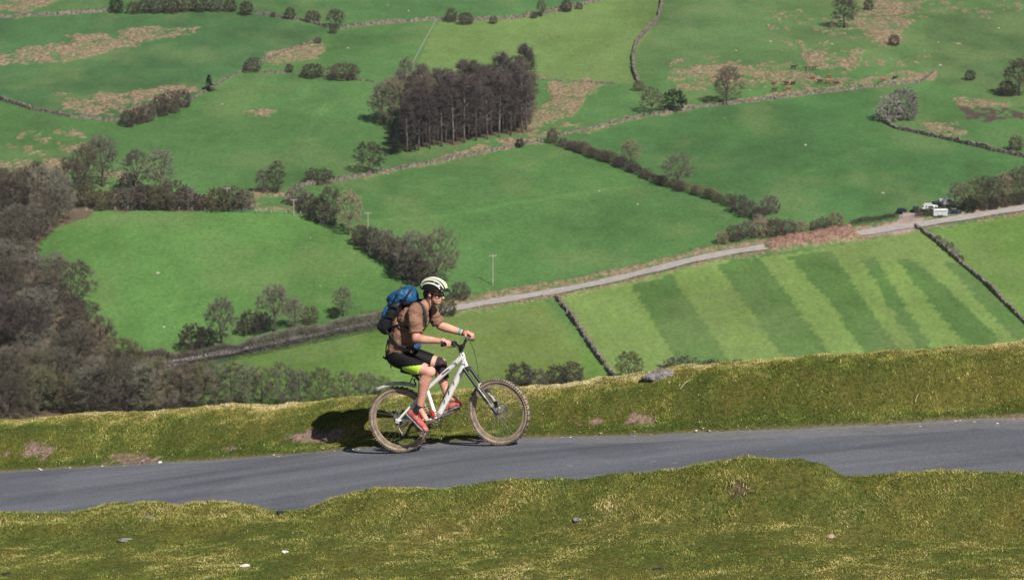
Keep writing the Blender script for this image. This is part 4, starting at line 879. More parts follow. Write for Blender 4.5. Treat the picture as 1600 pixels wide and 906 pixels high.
def trailer():
    p = hit(1468, 340); g = empty('livestock_trailer', p, R(10), 'silver livestock trailer parked on the lane', 'trailer')
    b = MB(); b.prism([(-2.1, .5), (-2.1, 2.2), (-2.0, 2.35), (2.0, 2.35), (2.1, 2.2), (2.1, .5)], -.95, .95)
    alu = simple('aluminium', (0.62, 0.63, 0.64), (0.45, 0.46, 0.47), 4, .4, .3); b.build('box_body', alu, g, False, .05)
    r_ = MB(); r_.box((0, 0, 2.36), (2.05, .93, .04)); r_.build('roof', white, g, False)
    for k in range(6): q = MB(); q.box((-1.7 + k * .66, -.965, 1.45), (.03, .02, .85)); q.build('rib', alu, g, False)
    for k in range(5): q = MB(); q.box((-1.37 + k * .66, -.957, 1.85), (.22, .012, .1)); q.build('vent_slot', M['tyre_black'], g, False)
    for x in (-.5, .35):
        for s in (-1, 1): t = MB(); t.tube([(x, s * .8, .38), (x, s * 1.03, .38)], .38, 16); t.build('wheel', M['tyre_black'], g)
    for s in (-1, 1): q = MB(); q.box((-.07, s * 1.0, .82), (.95, .1, .04)); q.build('mudguard', M['metal'], g, False)
    q = MB(); q.box((2.5, 0, .5), (.5, .05, .05)); q.build('tow_bar', M['metal'], g, False)
trailer()

# stones and droppings on the near verges
def near(px, py, lo=20.5, hi=32):
    ds = np.linspace(lo, hi, 1500); r = ray(px, py); X = r.x * ds / r.y; Z = ZC + r.z * ds / r.y
    k = np.argmax(Z < ground(X, ds)); return Vector((X[k], ds[k], Z[k]))
greyst = simple('grey_stone', (0.27, 0.245, 0.24), (0.09, 0.08, 0.08), 14, .9, bmp=.01)
pinkst = simple('pink_sandstone', (0.50, 0.36, 0.31), (0.34, 0.22, 0.18), 14, .9)
whst = simple('white_stone', (0.72, 0.72, 0.70), (0.55, 0.53, 0.5), 20, .8)
dung = simple('dark_peat', (0.03, 0.024, 0.02), (0.015, 0.012, 0.01), 30, .9)
rb = rock(near(1032, 589) + Vector((0, .06, -.02)), .235, 3, 'boulder', greyst, 'low crumbly grey boulder on the crest of the far bank', None, (1.0, .5, .33))
dt = bpy.data.textures.new('crumble', 'CLOUDS'); dt.noise_scale = .035; dt.noise_depth = 3; sb = rb.modifiers.new('s', 'SUBSURF'); sb.levels = 2; sb.render_levels = 2; db = rb.modifiers.new('d', 'DISPLACE'); db.texture = dt; db.strength = .05; rb.rotation_euler[2] = .1
rock(near(438, 803) + Vector((0, 0, .01)), .032, 5, 'peat_clod', dung, 'black peat clod on the near road edge', None, (1, 1, .8))
rock(near(383, 884), .035, 6, 'stone', whst, 'bright white stone low on the near lawn', None, (1.2, 1, .45))
rock(near(1298, 838), .035, 7, 'stone', pinkst, 'pinkish stone on the near lawn below the verge notch', None, (1.2, 1, .5))
rock(near(250, 722), .022, 8, 'stone', whst, 'cream stone on the far road edge beside the bare soil', None, (1.3, 1, .6))
rock(near(235, 809), .05, 9, 'stone', greyst, 'grey stone set in the near left verge, upper one', None, (1.2, 1, .4))
rock(near(195, 843), .05, 10, 'stone', greyst, 'grey stone set in the near left verge, lower one', None, (1.2, 1, .4))
rock(near(902, 812), .035, 11, 'stone', greyst, 'grey stone in the middle of the near verge foot', None, (1.1, 1, .5))
rock(near(1494, 659), .025, 12, 'stone', whst, 'white stone on the gritty shoulder at the right', None, (1.2, 1, .6))
rock(near(1527, 666), .04, 13, 'stone', whst, 'flat white flake on the gritty shoulder at the far right', None, (1.3, .8, .3))
rock(near(1028, 889), .035, 14, 'peat_clod', dung, 'black peat clod at the bottom of the near lawn', None, (1.2, 1, .4))
rock(near(12, 896), .04, 15, 'peat_clod', dung, 'black peat clod in the bottom left corner', None, (1.2, 1, .4))
rock(near(445, 862), .03, 16, 'stone', whst, 'off white stone in the grass left of centre', None, (1.5, 1, .4))
rr = random.Random(12)
for i in range(60):
    px = rr.uniform(0, 1600); X = (px - 800) / F * 29; X = (px - 800) / F * float(dfar(X)); D = float(dfar(X)) + rr.gauss(0.02, .035) - (0.25 * rr.random() if px > 1300 else 0)
    if 560 < px < 850: continue
    rock(Vector((X, D, float(ground(np.array([X]), np.array([D]))[0]) + .012)), rr.uniform(.006, .017), 30 + i, 'pebble', [pinkst, whst, greyst][i % 3], 'small pebble lying along the far edge of the moor road', 'pebbles along the road edge', (1.2, 1, .6))
stw = simple('straw_stalk', (0.6, 0.5, 0.3), None, 20, .8)
def stalk(a, b, label):
    A = near(*a) + Vector((0, 0, .03)); Bp = near(*b) + Vector((0, 0, .05)); q = MB(); q.tube([A, (A + Bp) / 2 + Vector((0, 0, .02)), Bp], [.0035, .003, .0015], 5); o = q.build('grass_stalk', stw, None); tag(o, label, 'stalk')
stalk((1063, 612), (1079, 600), 'long straw stalk lying on the far bank right of the boulder')
stalk((1430, 632), (1436, 622), 'short straw stalk on the right part of the far bank')

# ------------------------------------------------------------------ bicycle and rider
YAW = R(20); RC = P(625, 708, 28.6)                 # rear wheel contact
ROOT = Vector((RC.x, RC.y, roadz(RC.x, RC.y)))
fwd = Vector((math.cos(YAW), -math.sin(YAW), 0)); left = Vector((math.sin(YAW), math.cos(YAW), 0))
def B(px, py, w=0.0):                                # local (forward, left, up) of a point in the plane w metres left of the bicycle
    r = ray(px, py); o = Vector((0, 0, ZC)); t = ((ROOT - o).dot(left) + w) / r.dot(left); q = o + r * t - ROOT
    return Vector((q.dot(fwd), w, q.z))
WR = 0.345
M['frame_white'] = simple('white_frame_paint', (0.86, 0.85, 0.81), (0.78, 0.77, 0.72), 6, .35, dirt=(0.42, 0.33, 0.22), dirt_amt=.34, dirt_scale=9)
M['tyre_mud'] = simple('muddy_rubber', (0.42, 0.32, 0.23), (0.16, 0.12, 0.09), 16, .95, bmp=.004, dirt=(0.44, 0.34, 0.22), dirt_amt=.48, dirt_scale=5)
M['rim'] = simple('muddy_rim', (0.40, 0.31, 0.22), (0.22, 0.17, 0.13), 14, .7, dirt=(0.13, 0.11, 0.09), dirt_amt=.4)
M['spoke'] = simple('spoke_steel', (0.62, 0.60, 0.55), None, 10, .35, .7)
M['black'] = simple('black_parts', (0.018, 0.018, 0.02), (0.01, 0.01, 0.011), 14, .45)
M['blackmud'] = simple('muddy_black_parts', (0.02, 0.02, 0.022), (0.012, 0.012, 0.012), 14, .4, dirt=MUD, dirt_amt=.44, dirt_scale=18)
M['forkleg'] = simple('muddy_fork', (0.55, 0.54, 0.52), (0.05, 0.05, 0.055), 11, .4, dirt=MUD, dirt_amt=.42, dirt_scale=14)
M['forkdark'] = simple('muddy_dark_fork', (0.06, 0.065, 0.075), (0.015, 0.015, 0.018), 11, .3, dirt=(0.6, 0.56, 0.5), dirt_amt=.40, dirt_scale=16)
M['tread'] = simple('muddy_tread', (0.20, 0.155, 0.12), (0.05, 0.042, 0.036), 22, .95, dirt=(0.36, 0.28, 0.19), dirt_amt=.40, dirt_scale=7)
M['steel'] = simple('dirty_steel', (0.45, 0.43, 0.40), (0.25, 0.23, 0.2), 20, .4, .7, dirt=MUD, dirt_amt=.42, dirt_scale=20)
M['red'] = simple('red_anodised', (0.6, 0.02, 0.03), None, 10, .4)
bike = empty('bicycle', ROOT, -YAW, 'muddy white mountain bicycle ridden along the moor road', 'bicycle')
def build_wheel(c, steer, front):
    h = MB(); h.tube([(0, -.055, 0), (0, .055, 0)], .017, 14); h.tube([(0, -.034, 0), (0, -.028, 0)], .029, 16); h.tube([(0, .028, 0), (0, .034, 0)], .029, 16); h.tube([(0, -.075, 0), (0, .075, 0)], .007, 8)
    wh = h.build('wheel', M['steel'], bike); wh.location = c; wh.rotation_euler = (0, 0, steer)
    t = MB(); N = 72; R0 = WR - .030
    ring = [(math.cos(2 * math.pi * i / N) * R0, 0, math.sin(2 * math.pi * i / N) * R0) for i in range(N)]
    t.tube(ring, .0245, 16, closed=True)
    for fi in range(len(t.f)):
        if (fi % 16) in (2, 3, 4, 5) : t.mi[fi] = 1
    for i in range(76):
        a = 2 * math.pi * i / 76; ca, sa = math.cos(a), math.sin(a); rot = Matrix.Rotation(-a, 3, 'Y')
        for y, rr_, tl in ((-.011, .0275, .35), (.011, .0275, -.35), (-.0235, .019, .9), (.0235, .019, -.9)):
            if (i % 2) == (0 if abs(y) < .02 else 1) or abs(y) > .02:
                q = Matrix.Rotation(tl if y < 0 else tl, 3, 'Z'); t.box((ca * (R0 + rr_), y, sa * (R0 + rr_)), (.0068, .0066, .0068), rot @ q, 1)
    t.build('tyre', [M['tyre_mud'], M['tread']], wh)
    r_ = MB(); N = 64; R1 = R0 - .034; prof = [(-.012, -.012), (.012, -.012), (.013, .012), (-.013, .012)]; vs = []; fs = []
    for i in range(N):
        a = 2 * math.pi * i / N
        for y, d in prof: vs.append((math.cos(a) * (R1 + d), y, math.sin(a) * (R1 + d)))
    for i in range(N):
        for k in range(4): fs.append((i * 4 + k, i * 4 + (k + 1) % 4, ((i + 1) % N) * 4 + (k + 1) % 4, ((i + 1) % N) * 4 + k))
    r_.add(vs, fs); r_.build('rim', M['rim'], wh)
    for i in range(28):
        a = 2 * math.pi * i / 28; s = 1 if i % 2 else -1; a2 = a + (1 if (i // 2) % 2 else -1) * 1.25
        q = MB(); q.tube([(math.cos(a2) * .026, s * .03, math.sin(a2) * .026), (math.cos(a) * (R1 - .01), s * .003, math.sin(a) * (R1 - .01))], .0013, 5); q.build('spoke', M['spoke'], wh)
    d = MB(); N = 40; yy = .042
    for ra, rb in ((.072, .090),):
        vs = []; fs = []
        for i in range(N):
            a = 2 * math.pi * i / N; wv = .003 * (i % 2)
            for rr_, y in ((ra, yy), (rb - wv, yy), (rb - wv, yy + .003), (ra, yy + .003)): vs.append((math.cos(a) * rr_, y, math.sin(a) * rr_))
        for i in range(N):
            for k in range(4): fs.append((i * 4 + k, i * 4 + (k + 1) % 4, ((i + 1) % N) * 4 + (k + 1) % 4, ((i + 1) % N) * 4 + k))
        d.add(vs, fs)
    for k in range(6): a = k * math.pi / 3; d.tube([(math.cos(a) * .02, yy + .0015, math.sin(a) * .02), (math.cos(a + .5) * .078, yy + .0015, math.sin(a + .5) * .078)], .003, 4)
    d.build('brake_disc', M['steel'], wh)
    if not front:
        cs = MB()
        for k in range(8):
            y = -.030 - k * .0042; rr_ = .052 - k * .0042; cs.tube([(0, y, 0), (0, y - .0022, 0)], rr_, 24)
        cs.build('cassette', M['steel'], wh)
    return wh
RA = Vector((0, 0, WR)); FC = P(779.7, 700.4, 28.6 - 1.06 * math.sin(YAW)); fcl = FC - ROOT
fu = B(779.7, 646.3).x; fw = ROOT + fwd * fu; FA = Vector((fu, 0, roadz(fw.x, fw.y) - ROOT.z + WR * math.cos(R(7)) + .002))
RA = Vector((-.04, 0, WR * math.cos(R(7)) + .002 )) if False else Vector((-.03 * 0, 0, WR + .001))
build_wheel(RA, 0, False); STEER = R(-5); build_wheel(FA, STEER, True)
BB = B(682.1, 654.5); HT0 = B(728.0, 572.5); HT1 = B(721.0, 551.0); SC = B(649, 587)
ST = B(667, 608)                                    # seat tube / top tube joint
def lerp(a, b, t): return a + (b - a) * t
fr = MB()
fr.tube([HT0, HT1], [.027, .026], 14)
fr.tube([lerp(HT0, HT1, .72), lerp(lerp(HT0, HT1, .72), ST, .5), ST], [.030, .026, .022], 14)
fr.tube([lerp(HT0, HT1, .25), lerp(lerp(HT0, HT1, .25), BB, .5) + Vector((.006, 0, 0)), BB], [.034, .033, .028], 14)
fr.tube([BB, ST, lerp(ST, SC, .25)], [.021, .019, .018], 12)
fr.tube([BB + Vector((0, -.037, 0)), BB + Vector((0, .037, 0))], .026, 16)
for s in (-1, 1):
    DO = RA + Vector((0, s * .066, 0))
    fr.tube([ST + Vector((-.005, s * .018, 0)), lerp(ST, DO, .35) + Vector((0, s * .022, 0)), DO], [.013, .014, .012], 10)
    fr.tube([BB + Vector((-.02, s * .03, 0)), lerp(BB, DO, .4) + Vector((0, s * .012, 0)), DO], [.014, .012, .011], 10)
    fr.box(DO, (.018, .004, .022)); 
fr.tube([lerp(ST, DO, .22) + Vector((0, -.125, 0)) + Vector((0, .0, 0)) if False else lerp(ST, RA, .22) + Vector((0, -.03, 0)), lerp(ST, RA, .22) + Vector((0, .03, 0))], .01, 8)
fr.build('frame', M['frame_white'], bike)
dec = MB()
for t in (.35, .52, .68):
    c = lerp(lerp(HT0, HT1, .25), BB, t); d = (BB - HT0).normalized(); n_ = Vector((0, -1, 0)); s = d.cross(n_); rot = Matrix((s, n_, d)).transposed()
    dec.box(c + Vector((0, -.033, 0)), (.022, .0022, .0035), rot @ Matrix.Rotation(.5 + t, 3, 'Y'))
c = lerp(lerp(HT0, HT1, .72), ST, .45); dec.box(c + Vector((0, -.026, 0)), (.05, .002, .006), Matrix.Rotation(R(40), 3, 'Y') if False else Matrix.Rotation(-R(38), 3, 'Y'))
dec.build('frame_decal', M['black'], bike, False)
# fork
ax = (HT0 - HT1).normalized(); sd = Vector((-math.sin(STEER), math.cos(STEER), 0))
cr = HT0 + ax * .03; mb = MB(); mb.tube([HT0 + ax * .005, cr], .026, 12); mb.tube([cr - sd * .067, cr, cr + sd * .067], [.02, .026, .02], 10); mb.build('fork_crown', M['blackmud'], bike)
foot = {}
for s in (-1, 1):
    a = cr + sd * s * .064; e = FA + sd * s * .064 ; d = (e - a); 
    q = MB(); q.tube([a + ax * -.02, a + d * .5], .0165, 12); q.build('stanchion', M['black'], bike)
    q = MB(); q.tube([a + d * .42, a + d * .47, a + d * .9, e], [.022, .0235, .021, .016], 12); q.box(e, (.018, .01, .018)); q.build('fork_leg', M['forkdark' if s < 0 else 'forkleg'], bike)
q = MB(); k = .44; A = cr - sd * .064; D_ = FA - cr; q.tube([cr + D_ * k - sd * .06, cr + D_ * (k - .06) - sd * .045 + Vector((.02, 0, .02)), cr + D_ * (k - .06) + sd * .045 + Vector((.02, 0, .02)), cr + D_ * k + sd * .06], [.014, .012, .012, .014], 8); q.build('fork_arch', M['forkleg'], bike)
q = MB(); q.box(FA + sd * .052 + Vector((-.05, 0, .07)), (.022, .012, .035), Matrix.Rotation(-.5, 3, 'Y')); q.build('brake_caliper', M['blackmud'], bike, False, .004)
q = MB(); q.box(RA + Vector((.03, .052, .075)), (.03, .012, .02)); q.build('brake_caliper', M['blackmud'], bike, False, .004)
# cockpit
HB = B(721, 541.5)
q = MB(); q.tube([HT1, HT1 - ax * .035], .021, 12); q.tube([HT1 - ax * .025, HB], [.024, .025], 10); q.tube([HB - sd * .028, HB + sd * .028], .025, 12); q.build('stem', M['black'], bike)
bk = Vector((-math.cos(STEER), -math.sin(STEER), 0)); up = Vector((0, 0, 1))
def bar(s, t): return HB + sd * s * t
pts = [(-.345, .052, .062), (-.22, .03, .058), (-.11, .008, .045), (-.05, 0, .006), (0, 0, 0), (.05, 0, .006), (.11, .008, .045), (.22, .03, .058), (.345, .052, .062)]
q = MB(); q.tube([HB + sd * a + bk * b + up * c for a, b, c in pts], .0145, 12); q.build('handlebar', M['black'], bike)
def barp(a):
    xs = [p[0] for p in pts]; return HB + sd * a + bk * float(np.interp(a, xs, [p[1] for p in pts])) + up * float(np.interp(a, xs, [p[2] for p in pts]))
for s in (-1, 1):
    q = MB(); q.tube([barp(s * .345), barp(s * .215)], .0175, 12); q.build('grip', M['black'], bike)
    q = MB(); c0 = barp(s * .185); q.tube([c0, barp(s * .165)], .022, 10); q.tube([c0 - up * .01 - bk * .02, c0 - bk * .055 - up * .02 + sd * s * .02, barp(s * .29) - bk * .055 - up * .025], [.008, .0065, .005], 8); q.build('brake_lever', M['black'], bike)
    q = MB(); q.box(barp(s * .155) + up * .012 - bk * .01, (.022, .02, .016), Matrix.Rotation(.3, 3, 'Y')); q.tube([barp(s * .15), barp(s * .13)], .02, 10); q.build('gear_shifter', M['steel'] if s > 0 else M['blackmud'], bike)
for i, (s, dst) in enumerate(((-1, HT0 + Vector((0, -.02, 0))), (1, cr + D_ * .3 + sd * .06), (-1, cr + Vector((.03, 0, .02))))):
    a = barp(s * .17); m_ = a - bk * .07 + up * (.02 - .03 * i); m2 = lerp(a, dst, .6) - bk * .045
    P_ = [((1 - t) ** 3) * a + 3 * t * (1 - t) ** 2 * m_ + 3 * t * t * (1 - t) * m2 + t ** 3 * dst for t in [k / 12 for k in range(13)]]
    q = MB(); q.tube(P_, .0028, 6); q.build('cable', M['black'], bike)
# saddle and post
q = MB(); q.tube([lerp(ST, SC, .1), SC], .0145, 10); q.box(SC + Vector((0, 0, .005)), (.03, .02, .014)); q.build('seatpost', M['black'], bike)
q = MB(); q.ell(SC + Vector((-.07, 0, .045)), (.10, .075, .028)); q.cap(SC + Vector((-.02, 0, .045)), SC + Vector((.13, 0, .04)), .032, .02); q.blob('saddle', M['black'], bike, .006, 4)
q = MB()
for s in (-1, 1): q.tube([SC + Vector((-.10, s * .02, .03)), SC + Vector((-.04, s * .022, .008)), SC + Vector((.04, s * .022, .008)), SC + Vector((.1, s * .01, .035))], .004, 6)
q.build('saddle_rails', M['steel'], bike)
# drivetrain
NP = B(651, 668, -.17); FP = B(713.5, 640, .17)
dv = (FP - NP); dv.y = 0; dv = dv.normalized() * .172
cN = BB + Vector((0, -.075, 0)); cF = BB + Vector((0, .075, 0)); NP = cN - dv + Vector((0, -.055, 0)); FP = cF + dv + Vector((0, .055, 0))
q = MB(); N = 40; 
for rr_, y in ((.082, -.048), (.064, -.042)):
    ring = [BB + Vector((math.cos(2 * math.pi * i / N) * rr_, y, math.sin(2 * math.pi * i / N) * rr_)) for i in range(N)]; q.tube(ring, .0045, 6, closed=True)
for k in range(4): a = k * math.pi / 2 + .4; q.tube([BB + Vector((0, -.045, 0)), BB + Vector((math.cos(a) * .08, -.047, math.sin(a) * .08))], [.012, .006], 6)
q.tube([BB + Vector((0, -.05, 0)), BB + Vector((0, .05, 0))], .014, 10); q.build('chainring', M['blackmud'], bike)
q = MB(); q.tube([cN + Vector((0, .02, 0)), cN], .016, 10); q.tube([cN, cN - dv], [.017, .012], 8, flat=.6); q.build('crank_arm', M['steel'], bike)
q = MB(); q.tube([cF - Vector((0, .02, 0)), cF], .016, 10); q.tube([cF, cF + dv], [.017, .012], 8, flat=.6); q.build('crank_arm', M['steel'], bike)
q = MB(); q.tube([BB + Vector((-.01, -.04, .03)), ST * .2 + BB * .8 + Vector((-.02, -.04, .03))], .02, 8); q.build('front_derailleur', M['red'], bike)
nd = (B(664, 678) - B(641, 656)); nd.y = 0; nd.normalize(); fd = (B(729, 629) - B(698, 643)); fd.y = 0; fd.normalize()
for p_, d in ((NP, nd), (FP, fd)):
    rot = Matrix((d, Vector((0, 1, 0)), d.cross(Vector((0, 1, 0))))).transposed(); q = MB()
    q.box(p_, (.045, .012, .011), rot); q.box(p_ + rot @ Vector((.04, 0, 0)), (.007, .045, .011), rot); q.box(p_ - rot @ Vector((.04, 0, 0)), (.007, .045, .011), rot); q.box(p_ + Vector((0, .042, 0)), (.04, .006, .01), rot); q.box(p_ - Vector((0, .042, 0)), (.04, .006, .01), rot); q.build('pedal', M['blackmud'], bike, False)
DR = RA + Vector((.015, -.06, -.075)); D2 = DR + Vector((.04, 0, -.055))
q = MB(); cy = -.047
up1 = RA + Vector((0, cy, .042)); up0 = BB + Vector((0, cy, .082)); lo0 = BB + Vector((0, cy, -.082)); 
q.tube([up1, up0], .0045, 5, flat=.7); q.tube([lo0, D2 + Vector((0, .013, -.012))], .0045, 5, flat=.7); q.build('chain', M['blackmud'], bike)
q = MB(); q.tube([DR + Vector((0, 0, .055)), DR], [.01, .013], 8); q.tube([DR - Vector((0, .008, 0)), DR + Vector((0, .008, 0))], .019, 12); q.tube([D2 - Vector((0, .008, 0)), D2 + Vector((0, .008, 0))], .019, 12); q.tube([DR + Vector((0, -.01, 0)), D2 + Vector((0, -.01, 0))], .007, 6); q.build('rear_derailleur', M['steel'], bike)
# mudguard over the rear wheel
mg = [B(650, 601), B(640, 598), B(628, 596.5), B(615, 597), B(603, 600), B(593, 604), B(585, 607.5)]; q = MB(); vs = []; fs = []
hw_ = [.022, .032, .036, .036, .033, .026, .012]
for p_, h_ in zip(mg, hw_):
    for k in range(5): t = (k - 2) / 2; vs.append(p_ + Vector((0, h_ * t, .006 - .034 * t * t)))
for i in range(len(mg) - 1):
    for k in range(4): fs.append((i * 5 + k, i * 5 + k + 1, (i + 1) * 5 + k + 1, (i + 1) * 5 + k))
q.add(vs, fs); M['guard'] = simple('muddy_guard', (0.70, 0.68, 0.62), (0.30, 0.28, 0.25), 16, .5, dirt=(0.35, 0.30, 0.22), dirt_amt=.45)
g = q.build('mudguard', M['guard'], bike); so_ = g.modifiers.new('t', 'SOLIDIFY'); so_.thickness = .004
q = MB(); q.tube([mg[0], lerp(mg[0], SC, .6) + Vector((-.02, 0, 0)), SC + Vector((0, 0, -.03))], .008, 6); q.tube([mg[1] , SC + Vector((-.03, 0, -.02))], .006, 6); q.build('mudguard_bracket', M['black'], bike)

# ---- rider
def matimg(name, c1, c2, scale, bmp, rough=.85):
    return simple(name, c1, c2, scale, rough, bmp=bmp, spec=.15)
skin = simple('skin', (0.71, 0.41, 0.31), (0.55, 0.245, 0.175), 9, .55, spec=.3)
hairm = simple('brown_hair', (0.075, 0.035, 0.018), (0.035, 0.018, 0.01), 60, .7, bmp=.003)
def shirt_mat():
    m, nt, bs = newmat('brown_cotton'); tc = ND(nt, 'ShaderNodeTexCoord'); o = tc.outputs['Object']
    n = noise(nt, 7, 4, .6, o); c = ramp(nt, [(.3, (0.205, 0.112, 0.076)), (.7, (0.285, 0.162, 0.112))], n.outputs[0]).outputs[0]
    pc = B(668, 516, -.02); vm = ND(nt, 'ShaderNodeVectorMath', operation='DISTANCE'); nt.links.new(o, vm.inputs[0]); vm.inputs[1].default_value = pc
    near_ = mathn(nt, 'LESS_THAN', vm.outputs['Value'], .085); vo = ND(nt, 'ShaderNodeTexNoise'); nt.links.new(o, vo.inputs['Vector']); vo.inputs['Scale'].default_value = 45; vo.inputs['Distortion'].default_value = 1.5
    k = mathn(nt, 'MULTIPLY', near_, mathn(nt, 'GREATER_THAN', vo.outputs[0], .53)); c = mixc(nt, 'MIX', k, c, (0.65, 0.50, 0.10))
    nt.links.new(c, bs.inputs['Base Color']); bs.inputs['Roughness'].default_value = .9; bs.inputs['Specular IOR Level'].default_value = .1
    mp = ND(nt, 'ShaderNodeMapping'); nt.links.new(o, mp.inputs[0]); mp.inputs['Rotation'].default_value = (0, R(35), 0); mp.inputs['Scale'].default_value = (1, .8, 2.6)
    n2 = noise(nt, 5.5, 3, .55, mp.outputs[0], .8); bump(nt, bs, n2.outputs[0], .75, .035); return m
shm = shirt_mat()
lycra = simple('black_lycra', (0.010, 0.010, 0.012), (0.006, 0.006, 0.008), 9, .6, bmp=.003, spec=.2)
lime = simple('lime_fabric', (0.52, 0.80, 0.06), (0.42, 0.68, 0.05), 9, .6)
man = empty('person', ROOT, -YAW, 'cyclist in brown T-shirt, black shorts and lime black helmet pedalling, hands on the bars', 'person')
SHn = B(648, 486, -.185); SHf = B(667, 478, .185); ELn = B(650, 529, -.25); ELf = B(688, 509, .27)
GRn = barp(-.275); GRf = barp(.275); WRn = GRn + bk * .075 + up * .030; WRf = GRf + bk * .07 + up * .035
HPn = B(621, 558, -.09); HPf = B(631, 553, .09); KNn = B(670, 581, -.15); KNf = B(687, 568, .13)
AKn = B(655, 637, -.135); AKf = B(700.5, 622, .13)
NK = B(661, 478, 0); HD = B(678, 457, 0)
tilt = Matrix.Rotation(R(8), 3, 'Y')                                # head looks a little down the road
hyaw = Matrix.Rotation(R(-6), 3, 'Z')
HM = hyaw @ tilt
def hp(x, y, z): return HD + HM @ Vector((x, y, z))
b = MB()
b.ell(hp(-.012, 0, .022), (.098, .077, .098), HM); b.ell(hp(.03, 0, -.035), (.066, .058, .085), HM); b.ell(hp(.052, 0, -.088), (.038, .036, .030), HM)
b.cap(hp(.088, 0, -.008), hp(.112, 0, -.036), .011, .014); b.ell(hp(.098, 0, -.038), (.012, .017, .009), HM)
b.ell(hp(.084, 0, .006), (.016, .046, .012), HM); b.ell(hp(.088, 0, -.062), (.011, .022, .006), HM); b.ell(hp(.086, 0, -.072), (.011, .02, .006), HM)
for s in (-1, 1): b.ell(hp(-.008, s * .079, -.018), (.019, .010, .031), HM); b.ell(hp(.062, s * .04, -.03), (.02, .02, .02), HM)
b.cap(NK + Vector((-.02, 0, -.05)), hp(-.03, 0, -.06), .062, .056)
b.cap(NK + Vector((-.03, 0, -.08)), B(640, 505, 0), .07, .12); b.cap(B(640, 505, 0), B(626, 548, 0), .13, .135)
b.cap(SHn + Vector((0, .03, 0)), SHf + Vector((0, -.03, 0)), .062, .062)
for S, E, W_ in ((SHn, ELn, WRn), (SHf, ELf, WRf)):
    b.cap(S, E, .056, .044); m_ = lerp(E, W_, .25); b.cap(E, m_, .044, .047); b.cap(m_, W_, .047, .029)
for Hh, K, A_ in ((HPn, KNn, AKn), (HPf, KNf, AKf)):
    b.cap(Hh, lerp(Hh, K, .45), .098, .086); b.cap(lerp(Hh, K, .45), K, .086, .062); b.ell(K + Vector((.014, 0, .004)), (.058, .056, .060))
    d = (A_ - K).normalized(); bkw = Vector((d.z, 0, -d.x)); bkw = bkw if bkw.x < 0 else -bkw
    mid = lerp(K, A_, .32) + bkw * .018; b.cap(K, mid, .056, .061); b.cap(mid, lerp(K, A_, .66) + bkw * .006, .061, .043); b.cap(lerp(K, A_, .66) + bkw * .006, A_, .043, .035); b.ell(mid + bkw * .020, (.036, .045, .08))
    
for A_, d in ((AKn, nd), (AKf, fd)): b.cap(A_, A_ + d * .10 + Vector((0, 0, -.05)) * 1.0, .033, .025)
for s, G, W_ in ((-1, GRn, WRn), (1, GRf, WRf)):                      # hands: palm, four fingers over the bar, thumb below
    kn = G - bk * .020 + up * .034
    b.cap(W_, lerp(W_, kn, .5) + up * .004, .026, .028); b.ell(lerp(W_, kn, .62) + up * .004, (.036, .040, .017), Matrix.Rotation(R(10), 3, 'Y'))
    for j in range(4):
        o_ = sd * (j - 1.5) * .0215 * s; ln = (.94, 1.05, 1.0, .82)[j] if True else 1
        k0 = kn + o_ + bk * .010; k1 = G + o_ - bk * (.036 * ln) + up * (.020); k2 = G + o_ - bk * (.034 * ln) - up * .010; k3 = G + o_ - bk * .010 - up * .028
        b.cap(k0, k1, .0100, .0090, 10); b.cap(k1, k2, .0090, .0083, 10); b.cap(k2, k3, .0083, .0072, 10)
    t0 = lerp(W_, kn, .35) - sd * s * .030; t1 = G + bk * .018 - sd * s * .050 + up * .004; t2 = G - bk * .012 - sd * s * .056 - up * .020
    b.cap(t0, t1, .0125, .0105, 10); b.cap(t1, t2, .0105, .0088, 10)
b.blob('body', skin, man, .0046, 3)
# shirt
s_ = MB()
s_.ell(B(645, 498, 0), (.150, .195, .155), Matrix.Rotation(R(25), 3, 'Y')); s_.ell(B(634, 524, 0), (.160, .178, .150), Matrix.Rotation(R(12), 3, 'Y')); s_.ell(B(628, 510, 0), (.10, .16, .14))
s_.cap(B(630, 530, 0), B(623.5, 556.5, 0), .150, .132, 24, True, False)
s_.cap(B(628, 530, -.05), B(621, 557, -.06), .125, .118, 24, True, False); s_.cap(B(628, 530, .05), B(627, 553, .06), .125, .118, 24, True, False)
s_.cap(SHn + Vector((.0, .03, 0)), SHf + Vector((0, -.03, 0)), .074, .074); s_.cap(NK + Vector((-.03, 0, -.035)), B(645, 497, 0), .078, .12); s_.cap(NK + Vector((-.005, 0, -.05)), B(655, 497, 0), .062, .11); s_.cap(NK + Vector((-.04, 0, -.02)), NK + Vector((-.028, 0, .006)), .082, .070, 20, True, False); s_.cap(NK + Vector((-.06, 0, -.01)), NK + Vector((-.045, 0, .030)), .075, .060, 20, True, False)
cfn = lerp(SHn, ELn, .80); s_.cap(SHn, cfn, .073, .074, 20, True, False); cff = lerp(SHf, ELf, .86); s_.cap(SHf, cff, .074, .073, 20, True, False)
sh = s_.blob('shirt', shm, man, .007, 2, (.034, .075))
